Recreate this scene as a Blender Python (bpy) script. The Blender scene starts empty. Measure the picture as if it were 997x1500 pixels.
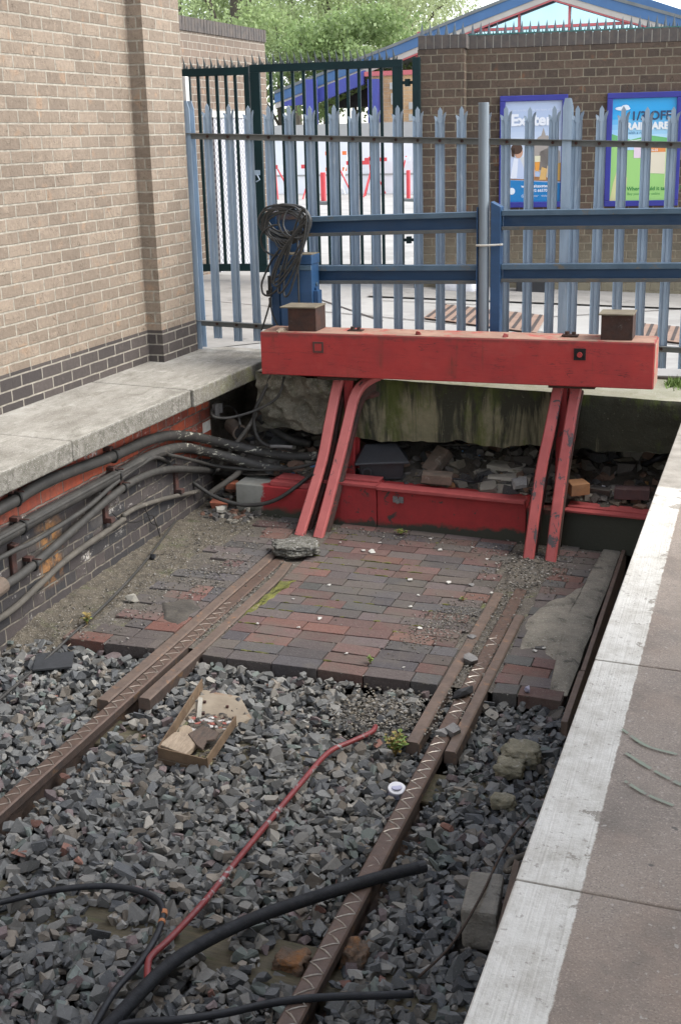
import bpy, bmesh, math, random
import numpy as np
from mathutils import Vector, Matrix, noise
random.seed(7); rng = np.random.default_rng(7)
SC = bpy.context.scene
COL = SC.collection
rad = math.radians
# ------------------------------------------------------------------ camera
W, H, F = 997.0, 1500.0, 1852.35
YAW, PIT, ROL = rad(18.3895), rad(16.5343), rad(-1.4616)
CAM = Vector((1.9551, 0.0, 2.5279))
K = 0.0401                                   # the ground falls gently from left to right
_r = Vector((math.cos(YAW), math.sin(YAW), 0)); _f = Vector((-math.sin(YAW), math.cos(YAW), 0)); _u = Vector((0, 0, 1))
_f, _u = (math.cos(PIT)*_f - math.sin(PIT)*_u), (math.cos(PIT)*_u + math.sin(PIT)*_f)
_r, _u = (math.cos(ROL)*_r + math.sin(ROL)*_u), (math.cos(ROL)*_u - math.sin(ROL)*_r)
cd = bpy.data.cameras.new('camera'); co = bpy.data.objects.new('camera', cd); COL.objects.link(co)
M = Matrix.Identity(4)
for i in range(3):
    M[i][0], M[i][1], M[i][2], M[i][3] = _r[i], _u[i], -_f[i], CAM[i]
co.matrix_world = M
cd.sensor_fit = 'VERTICAL'; cd.sensor_height = 24; cd.lens = 24*F/H; cd.clip_start = .05; cd.clip_end = 2000
SC.camera = co
# survey helpers: where a sight line of the photograph meets a known plane of the place
def _ray(u, v): return _f + ((u-W/2)/F)*_r - ((v-H/2)/F)*_u
def _on(u, v, n, c):
    d = _ray(u, v); n = Vector(n); return CAM + d*((c-n.dot(CAM))/n.dot(d))
def gz(u, v, z=0.0, k=K): return _on(u, v, (k, 0, 1), z)
def px(u, v, x): return _on(u, v, (1, 0, 0), x)
def py(u, v, y, s=0.0): return _on(u, v, (-s, 1, 0), y)
def zt(x, z=0.0): return z - K*x             # height on the tilted ground
ZL = .9413                                   # platform level
# ------------------------------------------------------------------ materials
class NT:
    def __init__(s, name):
        s.m = bpy.data.materials.new(name); s.m.use_nodes = True
        s.t = s.m.node_tree; s.b = s.t.nodes['Principled BSDF']; s.pos = s.n('ShaderNodeNewGeometry').outputs['Position']
    def n(s, typ, **kw):
        x = s.t.nodes.new(typ)
        for k, v in kw.items(): setattr(x, k, v)
        return x
    def l(s, a, b): s.t.links.new(a, b)
    def noise(s, scale, detail=4, rough=.6, vec=None, dist=0.0):
        x = s.n('ShaderNodeTexNoise'); x.inputs['Scale'].default_value = scale; x.inputs['Detail'].default_value = detail
        x.inputs['Roughness'].default_value = rough; x.inputs['Distortion'].default_value = dist
        s.l(vec or s.pos, x.inputs['Vector']); return x.outputs['Fac']
    def voro(s, scale, feature='F1', vec=None):
        x = s.n('ShaderNodeTexVoronoi', feature=feature); x.inputs['Scale'].default_value = scale; s.l(vec or s.pos, x.inputs['Vector']); return x
    def ramp(s, v, a, b, ca=0.0, cb=1.0):
        x = s.n('ShaderNodeMapRange'); x.clamp = True
        x.inputs['From Min'].default_value = a; x.inputs['From Max'].default_value = b
        x.inputs['To Min'].default_value = ca; x.inputs['To Max'].default_value = cb
        s.l(v, x.inputs['Value']); return x.outputs['Result']
    def mix(s, f, a, b, blend='MIX'):
        x = s.n('ShaderNodeMix', data_type='RGBA', blend_type=blend)
        for i, v in ((0, f), (6, a), (7, b)):
            if hasattr(v, 'is_output'): s.l(v, x.inputs[i])
            elif i: x.inputs[i].default_value = (*v, 1)
            else: x.inputs[i].default_value = v
        return x.outputs[2]
    def math(s, op, a, b=0.0):
        x = s.n('ShaderNodeMath', operation=op)
        for i, v in ((0, a), (1, b)):
            if hasattr(v, 'is_output'): s.l(v, x.inputs[i])
            else: x.inputs[i].default_value = v
        return x.outputs[0]
    def scale(s, vx, vy, vz, vec=None):
        x = s.n('ShaderNodeMapping'); x.inputs['Scale'].default_value = (vx, vy, vz); s.l(vec or s.pos, x.inputs['Vector']); return x.outputs['Vector']
    def sep(s, vec=None):
        x = s.n('ShaderNodeSeparateXYZ'); s.l(vec or s.pos, x.inputs[0]); return x.outputs
    def attr(s, name='Col'): return s.n('ShaderNodeAttribute', attribute_name=name).outputs['Color']
    def bump(s, h, strength=.3, dist=.01, normal=None):
        x = s.n('ShaderNodeBump'); x.inputs['Strength'].default_value = strength; x.inputs['Distance'].default_value = dist
        s.l(h, x.inputs['Height'])
        if normal: s.l(normal, x.inputs['Normal'])
        s.l(x.outputs['Normal'], s.b.inputs['Normal']); return x.outputs['Normal']
    def done(s, col=None, rough=.8, metal=0.0, spec=None):
        if col is not None:
            if hasattr(col, 'is_output'): s.l(col, s.b.inputs['Base Color'])
            else: s.b.inputs['Base Color'].default_value = (*col, 1)
        if hasattr(rough, 'is_output'): s.l(rough, s.b.inputs['Roughness'])
        else: s.b.inputs['Roughness'].default_value = rough
        s.b.inputs['Metallic'].default_value = metal
        if spec is not None: s.b.inputs['Specular IOR Level'].default_value = spec
        return s.m

def mul(c, k): return tuple(x*k for x in c)
def surf(name, c, c2=None, scale=6, rough=.75, metal=0.0, bump=.15, bs=90, stain=None, st=(.58, .68), ss=9, speck=None, stretch=None, spec=None, bd=.004):
    """base colour drifting to a second one, optional stains with edges of their own, optional fine specks"""
    t = NT(name); vec = t.scale(*stretch) if stretch else None
    c2 = c2 or mul(c, .72)
    col = t.mix(t.ramp(t.noise(scale, 5, .65, vec), .35, .68), c, c2)
    if stain: col = t.mix(t.ramp(t.noise(ss, 6, .7, vec, .4), *st), col, stain)
    if speck: col = t.mix(t.ramp(t.noise(160, 2, .5), .62, .70), col, speck)
    if bump: t.bump(t.noise(bs, 4, .6, vec), bump, bd)
    r = t.ramp(t.noise(scale*3, 3), .3, .7, max(.05, rough-.1), min(1, rough+.1))
    return t.done(col, r, metal, spec)

def wall_uv(t, shift=(0, 0)):
    nx = t.n('ShaderNodeSeparateXYZ'); g = t.n('ShaderNodeNewGeometry'); t.l(g.outputs['True Normal'], nx.inputs[0])
    f = t.math('GREATER_THAN', t.math('ABSOLUTE', nx.outputs[0]), .7)
    x, y, z = t.sep()
    mx = t.n('ShaderNodeMix', data_type='FLOAT'); t.l(f, mx.inputs[0]); t.l(x, mx.inputs[2]); t.l(y, mx.inputs[3])
    cb = t.n('ShaderNodeCombineXYZ'); t.l(t.math('ADD', mx.outputs[0], shift[0]), cb.inputs[0]); t.l(t.math('ADD', z, shift[1]), cb.inputs[1])
    return cb.outputs[0]
def bricks(name, c1, c2, mortar, row=.075, wid=.225, shift=(0, 0), accent=None, acc=(.62, .7), rock=.6, freq=2, msize=.0055, top=None, tintlow=None, warp=.0035):
    t = NT(name); uv = wall_uv(t, shift)
    # slightly wandering joints
    wn = t.n('ShaderNodeTexNoise'); wn.inputs['Scale'].default_value = 9; wn.inputs['Detail'].default_value = 3; t.l(t.pos, wn.inputs['Vector'])
    va = t.n('ShaderNodeVectorMath', operation='MULTIPLY_ADD'); t.l(wn.outputs['Color'], va.inputs[0]); va.inputs[1].default_value = (warp*2, warp*2, 0); t.l(uv, va.inputs[2])
    uv = va.outputs[0]
    b = t.n('ShaderNodeTexBrick', offset=.5, offset_frequency=2, squash=freq and .5 or 1, squash_frequency=freq or 2)
    if freq == 0: b.squash = 1.0
    for k, v in (('Scale', 1), ('Mortar Size', msize), ('Mortar Smooth', .35), ('Bias', 0), ('Brick Width', wid), ('Row Height', row)): b.inputs[k].default_value = v
    b.inputs['Color1'].default_value = (*c1, 1); b.inputs['Color2'].default_value = (*c2, 1); b.inputs['Mortar'].default_value = (*c1, 1)
    t.l(uv, b.inputs['Vector'])
    col = b.outputs['Color']
    fine = t.noise(34, 5, .7); big = t.noise(1.3, 4, .6)
    if accent:
        col = t.mix(t.math('MULTIPLY', t.ramp(t.noise(7.0, 2, .5), *acc), .7), col, accent)
    col = t.mix(t.ramp(fine, .3, .75, 0, .55), col, mul(c2, .72))
    crease_shade = t.math('ABSOLUTE', t.math('SUBTRACT', t.noise(9, 3, .6, None, 1.6), .5)); crease_shade = t.math('MULTIPLY', t.ramp(crease_shade, .0, .018, 1, 0), t.ramp(t.noise(11, 2), .5, .58)); col = t.mix(t.math('MULTIPLY', crease_shade, min(.75, rock)), col, mul(c2, .35))  # dark lines paint the shade of creases into the brick faces
    col = t.mix(t.ramp(t.noise(13, 4, .7), .58, .74, 0, .55), col, mul(c1, 1.22))
    if tintlow:   # mossy growth towards the foot of the wall, with a ragged edge
        z = t.sep()[2]
        f = t.math('MULTIPLY', t.ramp(t.math('ADD', z, t.math('MULTIPLY', t.noise(5, 4), .7)), tintlow[1], tintlow[2], 1, 0), .72)
        col = t.mix(f, col, tintlow[0])
    if top:
        z = t.sep()[2]
        f = t.math('MULTIPLY', t.ramp(t.math('ADD', z, t.math('MULTIPLY', t.noise(4, 4), .5)), top[1], top[2]), .75)
        col = t.mix(f, col, top[0])
    mcol = t.mix(t.ramp(t.noise(25, 4), .35, .7), mortar, mul(mortar, .62))
    fac = b.outputs['Fac']
    col = t.mix(fac, col, mcol)
    col = t.mix(t.ramp(big, .45, .75, 0, .28), col, mul(c2, .6))
    h = t.math('SUBTRACT', t.math('MULTIPLY', t.noise(16, 6, .72, None, 1.2), rock), t.math('MULTIPLY', fac, .8))
    t.bump(h, .75, .012)
    return t.done(col, .92, spec=.25)

def vcol(name, rough=.85, noise_amt=.5, bs=70, bump=.35, dirt=None, spec=.35, bd=.006):
    t = NT(name); c = t.attr()
    dk = t.mix(1.0, c, (.5, .5, .5), 'MULTIPLY')
    col = t.mix(t.ramp(t.noise(45, 5, .7), .35, .75, 0, noise_amt), c, dk)
    col = t.mix(t.ramp(t.noise(190, 2), .62, .72, 0, .35), col, (.42, .41, .39))
    if dirt: col = t.mix(t.ramp(t.noise(3.2, 5, .65), .47, .66, 0, .75), col, dirt)
    t.bump(t.noise(bs, 5, .65), bump, bd)
    return t.done(col, rough, spec=spec)

MT = {}
MT['tan'] = bricks('tan_brick', (.338, .270, .207), (.222, .176, .136), (.41, .376, .312), .075, .225, (.04, -.025), (.37, .25, .165), rock=1.3, freq=0, warp=.0042, msize=.0068)
MT['plinth'] = bricks('plinth_brick', (.105, .088, .08), (.06, .052, .05), (.34, .31, .26), .075, .225, (.04, -.025), rock=.3, freq=0, warp=.003, msize=.0065)
MT['farbrick'] = bricks('dark_brown_brick', (.150, .105, .076), (.080, .062, .050), (.26, .225, .165), .0805, .24, (0, .02), (.24, .115, .06), (.66, .74), rock=.9, freq=2, msize=.0065, warp=.005,
                        tintlow=((.27, .25, .175), 1.2, 2.1))
MT['wingbrick'] = bricks('wing_brick', (.255, .19, .145), (.18, .135, .105), (.42, .38, .32), .075, .225, (.1, 0), (.40, .24, .15), rock=.5, freq=2,
                         top=((.17, .14, .115), 3.5, 3.9))
MT['soldier'] = surf('dark_soldier_brick', (.065, .058, .056), (.11, .09, .075), 14, .85, bump=.4, bs=40)
MT['mortar'] = surf('grey_mortar', (.30, .28, .24), (.22, .205, .18), 14, .95, bump=.2)
MT['orangebrick'] = bricks('buff_brick', (.55, .36, .20), (.46, .29, .16), (.6, .5, .38), .1, .3, rock=.2, freq=0)
# platform wall: orange-red upper courses, blue-black courses below, rust runs, lime bloom
def platform_wall_mat():
    t = NT('platform_wall_brick'); uv = wall_uv(t, (.03, .01))
    wn = t.n('ShaderNodeTexNoise'); wn.inputs['Scale'].default_value = 7; t.l(t.pos, wn.inputs['Vector'])
    va = t.n('ShaderNodeVectorMath', operation='MULTIPLY_ADD'); t.l(wn.outputs['Color'], va.inputs[0]); va.inputs[1].default_value = (.028, .022, 0); t.l(uv, va.inputs[2])
    def bt(c1, c2):
        b = t.n('ShaderNodeTexBrick', offset=.5, offset_frequency=2, squash=.5, squash_frequency=2)
        for k, v in (('Scale', 1), ('Mortar Size', .0065), ('Mortar Smooth', .4), ('Bias', -.1), ('Brick Width', .23), ('Row Height', .0765)): b.inputs[k].default_value = v
        for k, v in (('Color1', c1), ('Color2', c2), ('Mortar', c1)): b.inputs[k].default_value = (*v, 1)
        t.l(va.outputs[0], b.inputs['Vector']); return b
    red = bt((.36, .075, .035), (.20, .045, .030)); blk = bt((.040, .040, .043), (.085, .070, .066))
    x, y, z = t.sep()
    zz = t.math('SUBTRACT', z, t.math('MULTIPLY', t.ramp(y, 6.9, 7.9), -.28))   # the red band deepens towards the end
    up = t.ramp(zz, .655, .665)
    col = t.mix(up, blk.outputs['Color'], red.outputs['Color'])
    col = t.mix(t.ramp(t.noise(22, 5, .7), .4, .75, 0, .5), col, (.05, .045, .045))
    dust = t.ramp(t.noise(2.6, 5, .7), .55, .72, 0, .4); col = t.mix(dust, col, (.21, .185, .16))
    # lime bloom in runs
    lime = t.math('MULTIPLY', t.ramp(t.noise(5, 5, .75, t.scale(1, 1, 2.2)), .60, .68), t.ramp(t.noise(60, 3), .4, .6)); col = t.mix(lime, col, (.52, .49, .45))
    # rust runs at one place on the wall
    ry = t.math('ABSOLUTE', t.math('SUBTRACT', t.math('ADD', y, t.math('MULTIPLY', t.noise(14, 3), .1)), 5.80))
    rust = t.math('MULTIPLY', t.math('MULTIPLY', t.ramp(ry, .05, .14, 1, 0), t.ramp(z, .18, .26)), t.ramp(t.noise(11, 5, .7), .40, .56))
    col = t.mix(t.math('MULTIPLY', rust, t.ramp(z, .62, .5)), col, (.40, .20, .075))
    mort = t.mix(t.ramp(t.noise(13, 4), .4, .65), (.22, .195, .16), (.06, .056, .052))
    mort = t.mix(up, mort, t.mix(t.ramp(t.noise(13, 4), .4, .65), (.20, .165, .14), (.085, .06, .05))); soot = t.math('MULTIPLY', up, t.ramp(t.noise(4, 5, .7), .48, .64)); col = t.mix(t.math('MULTIPLY', soot, .7), col, (.085, .05, .042)); col = t.mix(blk.outputs['Fac'], col, mort)
    h = t.math('SUBTRACT', t.math('MULTIPLY', t.noise(24, 5, .7), .5), blk.outputs['Fac']); t.bump(h, .8, .012)
    return t.done(col, .85, spec=.3)
MT['pwall'] = platform_wall_mat()
def coping_mat():
    t = NT('weathered_concrete'); v2 = t.scale(1.6, .5, 1); x, y, z = t.sep()
    col = t.mix(t.ramp(t.noise(3.0, 6, .7, v2), .36, .62), (.35, .333, .295), (.215, .20, .172))
    col = t.mix(t.ramp(t.noise(9, 6, .75, v2, .6), .52, .66, 0, .7), col, (.155, .142, .115))
    col = t.mix(t.ramp(t.noise(6, 5, .7), .56, .70, 0, .7), col, (.44, .425, .385))
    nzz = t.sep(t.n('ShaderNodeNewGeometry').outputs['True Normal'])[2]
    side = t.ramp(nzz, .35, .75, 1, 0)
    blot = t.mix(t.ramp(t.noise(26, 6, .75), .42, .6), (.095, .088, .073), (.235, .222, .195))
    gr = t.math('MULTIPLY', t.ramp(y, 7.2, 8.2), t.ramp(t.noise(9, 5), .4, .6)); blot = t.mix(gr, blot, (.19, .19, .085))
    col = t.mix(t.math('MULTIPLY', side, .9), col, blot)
    edge = t.math('MULTIPLY', t.ramp(x, -1.75, -1.5), t.ramp(t.noise(11, 6, .75, v2), .44, .60)); col = t.mix(t.math('MULTIPLY', edge, .75), col, (.16, .15, .125))
    col = t.mix(t.ramp(t.noise(150, 2, .5), .6, .68, 0, .6), col, (.52, .5, .46))
    t.bump(t.math('ADD', t.noise(90, 5, .7), t.math('MULTIPLY', t.noise(16, 4), .7)), .55, .008); return t.done(col, .9, spec=.25)
MT['coping'] = coping_mat()
def right_platform_mat():
    t = NT('platform_paving'); x, y, z = t.sep()
    base = t.mix(t.ramp(t.noise(5, 5, .65), .35, .7), (.285, .238, .198), (.22, .186, .158))
    base = t.mix(t.ramp(t.noise(170, 2, .5), .55, .68, 0, .8), base, (.40, .34, .29))
    base = t.mix(t.ramp(t.noise(240, 2, .5), .58, .68, 0, .7), base, (.12, .105, .095))
    base = t.mix(t.ramp(t.noise(1.7, 4), .5, .75, 0, .4), base, (.30, .20, .14))
    base = t.mix(t.ramp(t.noise(2.6, 6, .7), .50, .68, 0, .55), base, (.125, .112, .098)); base = t.mix(t.ramp(t.noise(21, 3, .5), .70, .73, 0, .8), base, (.10, .092, .085)); base = t.mix(t.ramp(t.noise(48, 3, .5), .68, .71, 0, .7), base, (.42, .39, .35))
    conc = t.mix(t.ramp(t.noise(7, 5, .7), .35, .68), (.36, .33, .285), (.22, .20, .17))
    wob = t.math('MULTIPLY', t.math('SUBTRACT', t.noise(26, 4, .7), .5), .014)
    e = t.math('ADD', t.math('SUBTRACT', x, t.math('MULTIPLY', y, .0052)), wob)
    stripe = t.ramp(e, 1.646, 1.651, 1, 0)
    stripe = t.math('MULTIPLY', stripe, t.ramp(t.math('ADD', y, t.math('MULTIPLY', wob, 3)), 6.02, 6.05, 1, 0))
    # wear: broad worn patches and small chips, worse near the far end and along the inner margin
    inner = t.ramp(e, 1.60, 1.65, 0, .10); far = t.ramp(y, 2.6, 6, 0, .05)
    n = t.math('ADD', t.math('ADD', t.noise(11, 6, .75), inner), far)
    wear = t.ramp(n, .665, .69, 1, 0)
    rid = t.noise(1, 3, .6, t.scale(120, 2.2, 1)); grime = t.ramp(t.math('ADD', t.math('MULTIPLY', rid, .22), t.math('MULTIPLY', t.noise(8, 7, .75), 1.0)), .52, .80)
    paint = t.mix(grime, (.62, .60, .55), (.42, .395, .345))
    spots = t.ramp(t.noise(46, 4, .65), .62, .66); paint = t.mix(t.math('MULTIPLY', spots, .6), paint, (.25, .22, .19))
    edge_c = t.ramp(e, 1.646, 1.651, 1, 0)
    under = t.mix(edge_c, base, conc)
    farc = t.ramp(t.math('ADD', y, wob), 6.02, 6.1); under = t.mix(farc, under, conc)
    nrm = t.n('ShaderNodeNewGeometry').outputs['True Normal']; nz = t.sep(nrm)[2]
    paint_f = t.math('MULTIPLY', t.math('MULTIPLY', stripe, wear), t.ramp(nz, .3, .6))
    col = t.mix(paint_f, under, paint)
    h = t.math('ADD', t.math('MULTIPLY', t.noise(120, 4, .7), .6), t.math('MULTIPLY', t.math('MULTIPLY', rid, stripe), .9)); t.bump(h, .45, .006)
    return t.done(col, .85, spec=.3)
MT['rplat'] = right_platform_mat()
MT['dirt'] = surf('ballast_dirt', (.075, .066, .055), (.045, .04, .035), 12, .95, bump=.8, bs=60, stain=(.12, .105, .08), st=(.55, .7), ss=14)
MT['grit'] = surf('grit_and_soil', (.125, .106, .078), (.06, .051, .039), 16, .95, bump=1.0, bs=75, stain=(.08, .08, .042), st=(.55, .66), ss=7, speck=(.40, .38, .34), bd=.014)
MT['slotdirt'] = surf('slot_dirt', (.12, .105, .085), (.07, .06, .05), 14, .95, bump=.9, bs=85, stain=(.12, .13, .04), st=(.58, .68), ss=4, speck=(.35, .33, .3), bd=.01)
MT['pad'] = surf('broken_concrete_pad', (.235, .215, .175), (.145, .132, .108), 9, .92, bump=1.0, bs=45, stain=(.075, .07, .058), st=(.56, .66), ss=9, speck=(.40, .38, .34), bd=.012)
MT['street'] = surf('pale_street_concrete', (.375, .365, .345), (.30, .29, .275), 1.2, .9, bump=.1, bs=40, stain=(.27, .26, .245), st=(.52, .62), ss=.9)
MT['paveband'] = surf('grey_pavement_concrete', (.30, .285, .265), (.22, .21, .195), 3, .9, bump=.2, bs=40, stain=(.16, .15, .14), st=(.58, .68), ss=3)
MT['ledge'] = surf('mossy_ledge_concrete', (.36, .34, .26), (.27, .265, .18), 6, .92, bump=.6, bs=60, stain=(.17, .18, .075), st=(.55, .7), ss=5, speck=(.5, .48, .42))
def endwall_mat():
    t = NT('stained_concrete'); x, y, z = t.sep()
    base = t.mix(t.ramp(t.noise(7, 5, .7), .35, .7), (.225, .205, .13), (.135, .13, .08))
    st = t.noise(1, 5, .7, t.scale(5.5, 2, .7), .6)
    bias = t.ramp(x, .1, 1.3, 0, .16)
    topb = t.ramp(z, .74, .95, 0, .11)
    d = t.math('ADD', t.math('ADD', st, bias), topb)
    col = t.mix(t.ramp(d, .46, .56), base, (.042, .042, .030))
    g = t.math('ADD', t.noise(1, 5, .7, t.scale(5, 2, 2.2)), topb)
    col = t.mix(t.ramp(g, .54, .68, 0, .8), col, (.075, .095, .022))
    col = t.mix(t.ramp(t.noise(55, 4), .64, .74, 0, .3), col, (.30, .28, .22))
    t.bump(t.noise(45, 6, .7), .7, .012)
    return t.done(col, .92, spec=.2)
MT['endwall'] = endwall_mat()
MT['rough'] = surf('rough_lichened_concrete', (.22, .20, .155), (.10, .095, .07), 14, .95, bump=1.0, bs=38, stain=(.11, .13, .05), st=(.55, .68), ss=7, speck=(.40, .37, .32), bd=.02)
MT['void'] = surf('damp_soil', (.095, .08, .062), (.052, .045, .036), 9, .95, bump=.8, bs=40, bd=.02)
MT['rail'] = surf('brown_rail_steel', (.125, .082, .062), (.085, .058, .047), 18, .6, .25, bump=.25, bs=120, stain=(.23, .12, .065), st=(.62, .72), ss=16)
MT['railside'] = surf('rusty_rail_side', (.060, .038, .028), (.035, .026, .022), 16, .85, bump=.5, bs=60, stain=(.14, .075, .03), st=(.58, .7), ss=9)
MT['strip'] = surf('worn_check_rail_steel', (.155, .112, .088), (.105, .078, .064), 15, .65, .2, bump=.25, bs=110, stain=(.26, .145, .08), st=(.58, .7), ss=12)
MT['bead'] = surf('bright_weld', (.50, .475, .43), (.26, .215, .175), 30, .45, .4, bump=.1)
MT['beaddull'] = surf('dulled_weld', (.29, .25, .21), (.15, .115, .09), 20, .6, .25, bump=.1)
def beam_mat():
    t = NT('red_beam_paint'); v2 = t.scale(.8, 1, 9); x, y, z = t.sep()
    col = t.mix(t.ramp(t.noise(3.2, 5, .65), .35, .7), (.385, .032, .028), (.29, .027, .027))
    col = t.mix(t.ramp(t.noise(7, 6, .7, v2), .58, .72, 0, .75), col, (.17, .022, .022))
    ln = t.math('ABSOLUTE', t.math('SUBTRACT', t.noise(3.5, 4, .6, v2, .5), .5)); col = t.mix(t.math('MULTIPLY', t.ramp(ln, 0, .012, 1, 0), t.ramp(t.noise(5, 3), .48, .56)), col, (.09, .018, .018))
    col = t.mix(t.ramp(t.noise(16, 6, .75), .66, .71, 0, .8), col, (.07, .03, .028))
    col = t.mix(t.ramp(t.noise(2.2, 6, .7, t.scale(1, 1, 2)), .55, .7, 0, .45), col, (.40, .075, .06))
    run = t.math('MULTIPLY', t.ramp(t.noise(11, 3, .6, t.scale(1.6, 1, .12)), .60, .70), t.ramp(t.noise(4, 4), .46, .6)); col = t.mix(t.math('MULTIPLY', run, .6), col, (.13, .035, .022))
    up = t.ramp(t.math('ADD', z, t.math('MULTIPLY', t.noise(9, 5, .7, t.scale(1, 1, .4)), .12)), 1.325, 1.345, 0, .65); col = t.mix(up, col, (.15, .035, .03))
    t.bump(t.math('ADD', t.noise(40, 5, .7, v2), t.noise(6, 3, .6, v2)), .2, .006); return t.done(col, t.ramp(t.noise(8, 4), .3, .7, .5, .75))
MT['beam'] = beam_mat()
MT['beamtop'] = surf('weathered_beam_top', (.36, .22, .16), (.24, .14, .10), 8, .9, bump=.4, bs=60, stain=(.36, .07, .055), st=(.52, .62), ss=6)
MT['strut'] = surf('pinkish_red_paint', (.50, .14, .13), (.42, .105, .10), 5, .55, bump=.25, bs=150, stain=(.06, .045, .045), st=(.62, .65), ss=11)
MT['strutdark'] = surf('chipped_red_paint', (.40, .085, .082), (.31, .062, .06), 5, .6, bump=.3, bs=120, stain=(.065, .055, .06), st=(.555, .59), ss=6, stretch=(2, 2, 1))
MT['strutside'] = surf('dark_strut_side', (.10, .035, .03), (.045, .038, .03), 9, .85, bump=.3, bs=60, stain=(.30, .045, .042), st=(.6, .68), ss=7)  # darker brown with red patches, for web and foot faces
def sleeper_mat(name, grimez, deep):
    t = NT(name); z = t.sep()[2]
    red = t.mix(t.ramp(t.noise(8, 5, .7), .4, .7), (.36, .028, .03), (.27, .024, .026))
    red = t.mix(t.ramp(t.noise(11, 6, .75, None, .4), .575, .63), red, (.05, .04, .036))
    f = t.ramp(t.math('ADD', z, t.math('MULTIPLY', t.noise(8, 5, .7), .13)), grimez, grimez+deep, 1, 0)
    col = t.mix(f, red, (.040, .042, .030)); t.bump(t.noise(60, 4), .35, .006)
    return t.done(col, .7)
MT['sred'] = sleeper_mat('red_sleeper_paint', .095, .03)
MT['sdark'] = sleeper_mat('grimy_red_paint', .235, .07)
def sleeper_end_mat():
    t = NT('half_painted_concrete'); x, y, z = t.sep()
    conc = t.mix(t.ramp(t.noise(9, 5), .35, .7), (.30, .295, .26), (.22, .215, .185))
    f = t.ramp(t.math('ADD', x, t.math('MULTIPLY', t.noise(9, 5, .7), .25)), -1.07, -1.04)
    red = t.mix(t.ramp(t.noise(8, 5, .7), .4, .7), (.36, .028, .03), (.25, .024, .026))
    col = t.mix(f, conc, red)
    g = t.ramp(t.math('ADD', z, t.math('MULTIPLY', t.noise(8, 5, .7), .13)), .135, .18, 1, 0)
    col = t.mix(g, col, (.050, .052, .036)); t.bump(t.noise(60, 4), .35, .006)
    return t.done(col, .85)
MT['send'] = sleeper_end_mat()
MT['flange'] = surf('red_flange_paint', (.40, .075, .072), (.30, .055, .055), 7, .7, bump=.3, bs=70, stain=(.30, .26, .22), st=(.67, .72), ss=10)
MT['rust'] = surf('rusted_plate', (.062, .028, .019), (.030, .020, .017), 12, .85, .1, bump=.35, bs=60, stain=(.11, .10, .092), st=(.62, .72), ss=9)
MT['olive'] = surf('pale_plate_top', (.185, .16, .11), (.115, .092, .065), 9, .9, bump=.2)  # paler olive brown for plate and lid tops
MT['black'] = surf('hole_shade', (.012, .010, .010), None, 9, .9, bump=0)  # near-black colour standing in for the shade inside openings
MT['galv'] = surf('galvanised_steel', (.33, .415, .505), (.235, .30, .375), 9, .5, .15, bump=.08, bs=60, stain=(.37, .43, .49), st=(.56, .68), ss=14, stretch=(2, 2, .35))
MT['galvrail'] = surf('dull_galvanised_rail', (.175, .18, .175), (.12, .125, .12), 10, .65, .2, bump=.1, stain=(.25, .24, .2), st=(.6, .7), ss=12)
MT['post'] = surf('grey_painted_post', (.20, .235, .265), (.16, .19, .215), 6, .55, .1, bump=.08, stretch=(2, 2, .4))
MT['blue'] = surf('blue_barrier_paint', (.020, .070, .165), (.016, .052, .120), 4, .5, bump=.12, bs=60, stain=(.055, .047, .035), st=(.66, .72), ss=11, stretch=(.5, 1, 2.5))
MT['bluelip'] = surf('pale_blue_flange', (.075, .125, .175), (.05, .09, .13), 5, .6, bump=.1, stain=(.12, .11, .085), st=(.58, .68), ss=8)  # paler grey-blue than the barrier web
MT['brownlip'] = surf('grimy_flange', (.10, .105, .10), (.06, .07, .075), 8, .7, bump=.15, stain=(.13, .10, .07), st=(.55, .65), ss=7)
MT['bluetop'] = surf('rusty_post_top', (.15, .095, .06), (.06, .07, .11), 20, .85, bump=.4)
MT['green'] = surf('dark_green_gate_paint', (.004, .022, .024), (.003, .015, .018), 4, .5, bump=.05, spec=.25)
MT['spike'] = surf('dull_spike_steel', (.055, .065, .062), (.03, .04, .04), 20, .6, .3, bump=0)
MT['spikegrey'] = surf('grey_spike_steel', (.09, .11, .125), (.06, .075, .085), 20, .5, .3, bump=0)
MT['spikebase'] = surf('green_spike_base', (.05, .17, .145), (.035, .12, .11), 20, .6, bump=0)
MT['cable'] = surf('dusty_black_cable', (.050, .047, .042), (.026, .025, .023), 9, .7, bump=.2, bs=60, stain=(.115, .103, .085), st=(.6, .72), ss=8)
def splash_mat():
    t = NT('splashed_black_cable'); y = t.sep()[1]
    col = t.mix(t.ramp(t.noise(9, 5, .65), .35, .68), (.045, .042, .038), (.025, .024, .022)); col = t.mix(t.ramp(t.noise(13, 5, .7), .58, .70, 0, .8), col, (.085, .077, .066))
    f = t.math('MULTIPLY', t.ramp(t.noise(19, 6, .75, t.scale(1, .6, 2)), .585, .61), t.ramp(y, 7.05, 7.4)); col = t.mix(f, col, (.46, .45, .37))
    t.bump(t.noise(60, 4), .2, .004); return t.done(col, .65)
MT['cablewht'] = splash_mat()
MT['cableblk'] = surf('clean_black_cable', (.011, .013, .018), (.008, .009, .012), 12, .6, bump=.06, bs=90)
MT['cabletex'] = surf('ribbed_black_hose', (.008, .0095, .014), (.006, .007, .009), 12, .75, bump=.4, bs=120)
MT['coilc'] = surf('grey_black_cable', (.045, .046, .046), (.026, .027, .027), 12, .45, bump=.05)
MT['conduit'] = surf('grey_conduit', (.105, .094, .078), (.062, .056, .048), 9, .8, bump=.3, bs=60, stain=(.27, .25, .21), st=(.62, .7), ss=11)
MT['rustbr'] = surf('rusty_bracket', (.085, .034, .026), (.03, .022, .02), 22, .9, bump=.5, bs=60)
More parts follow.
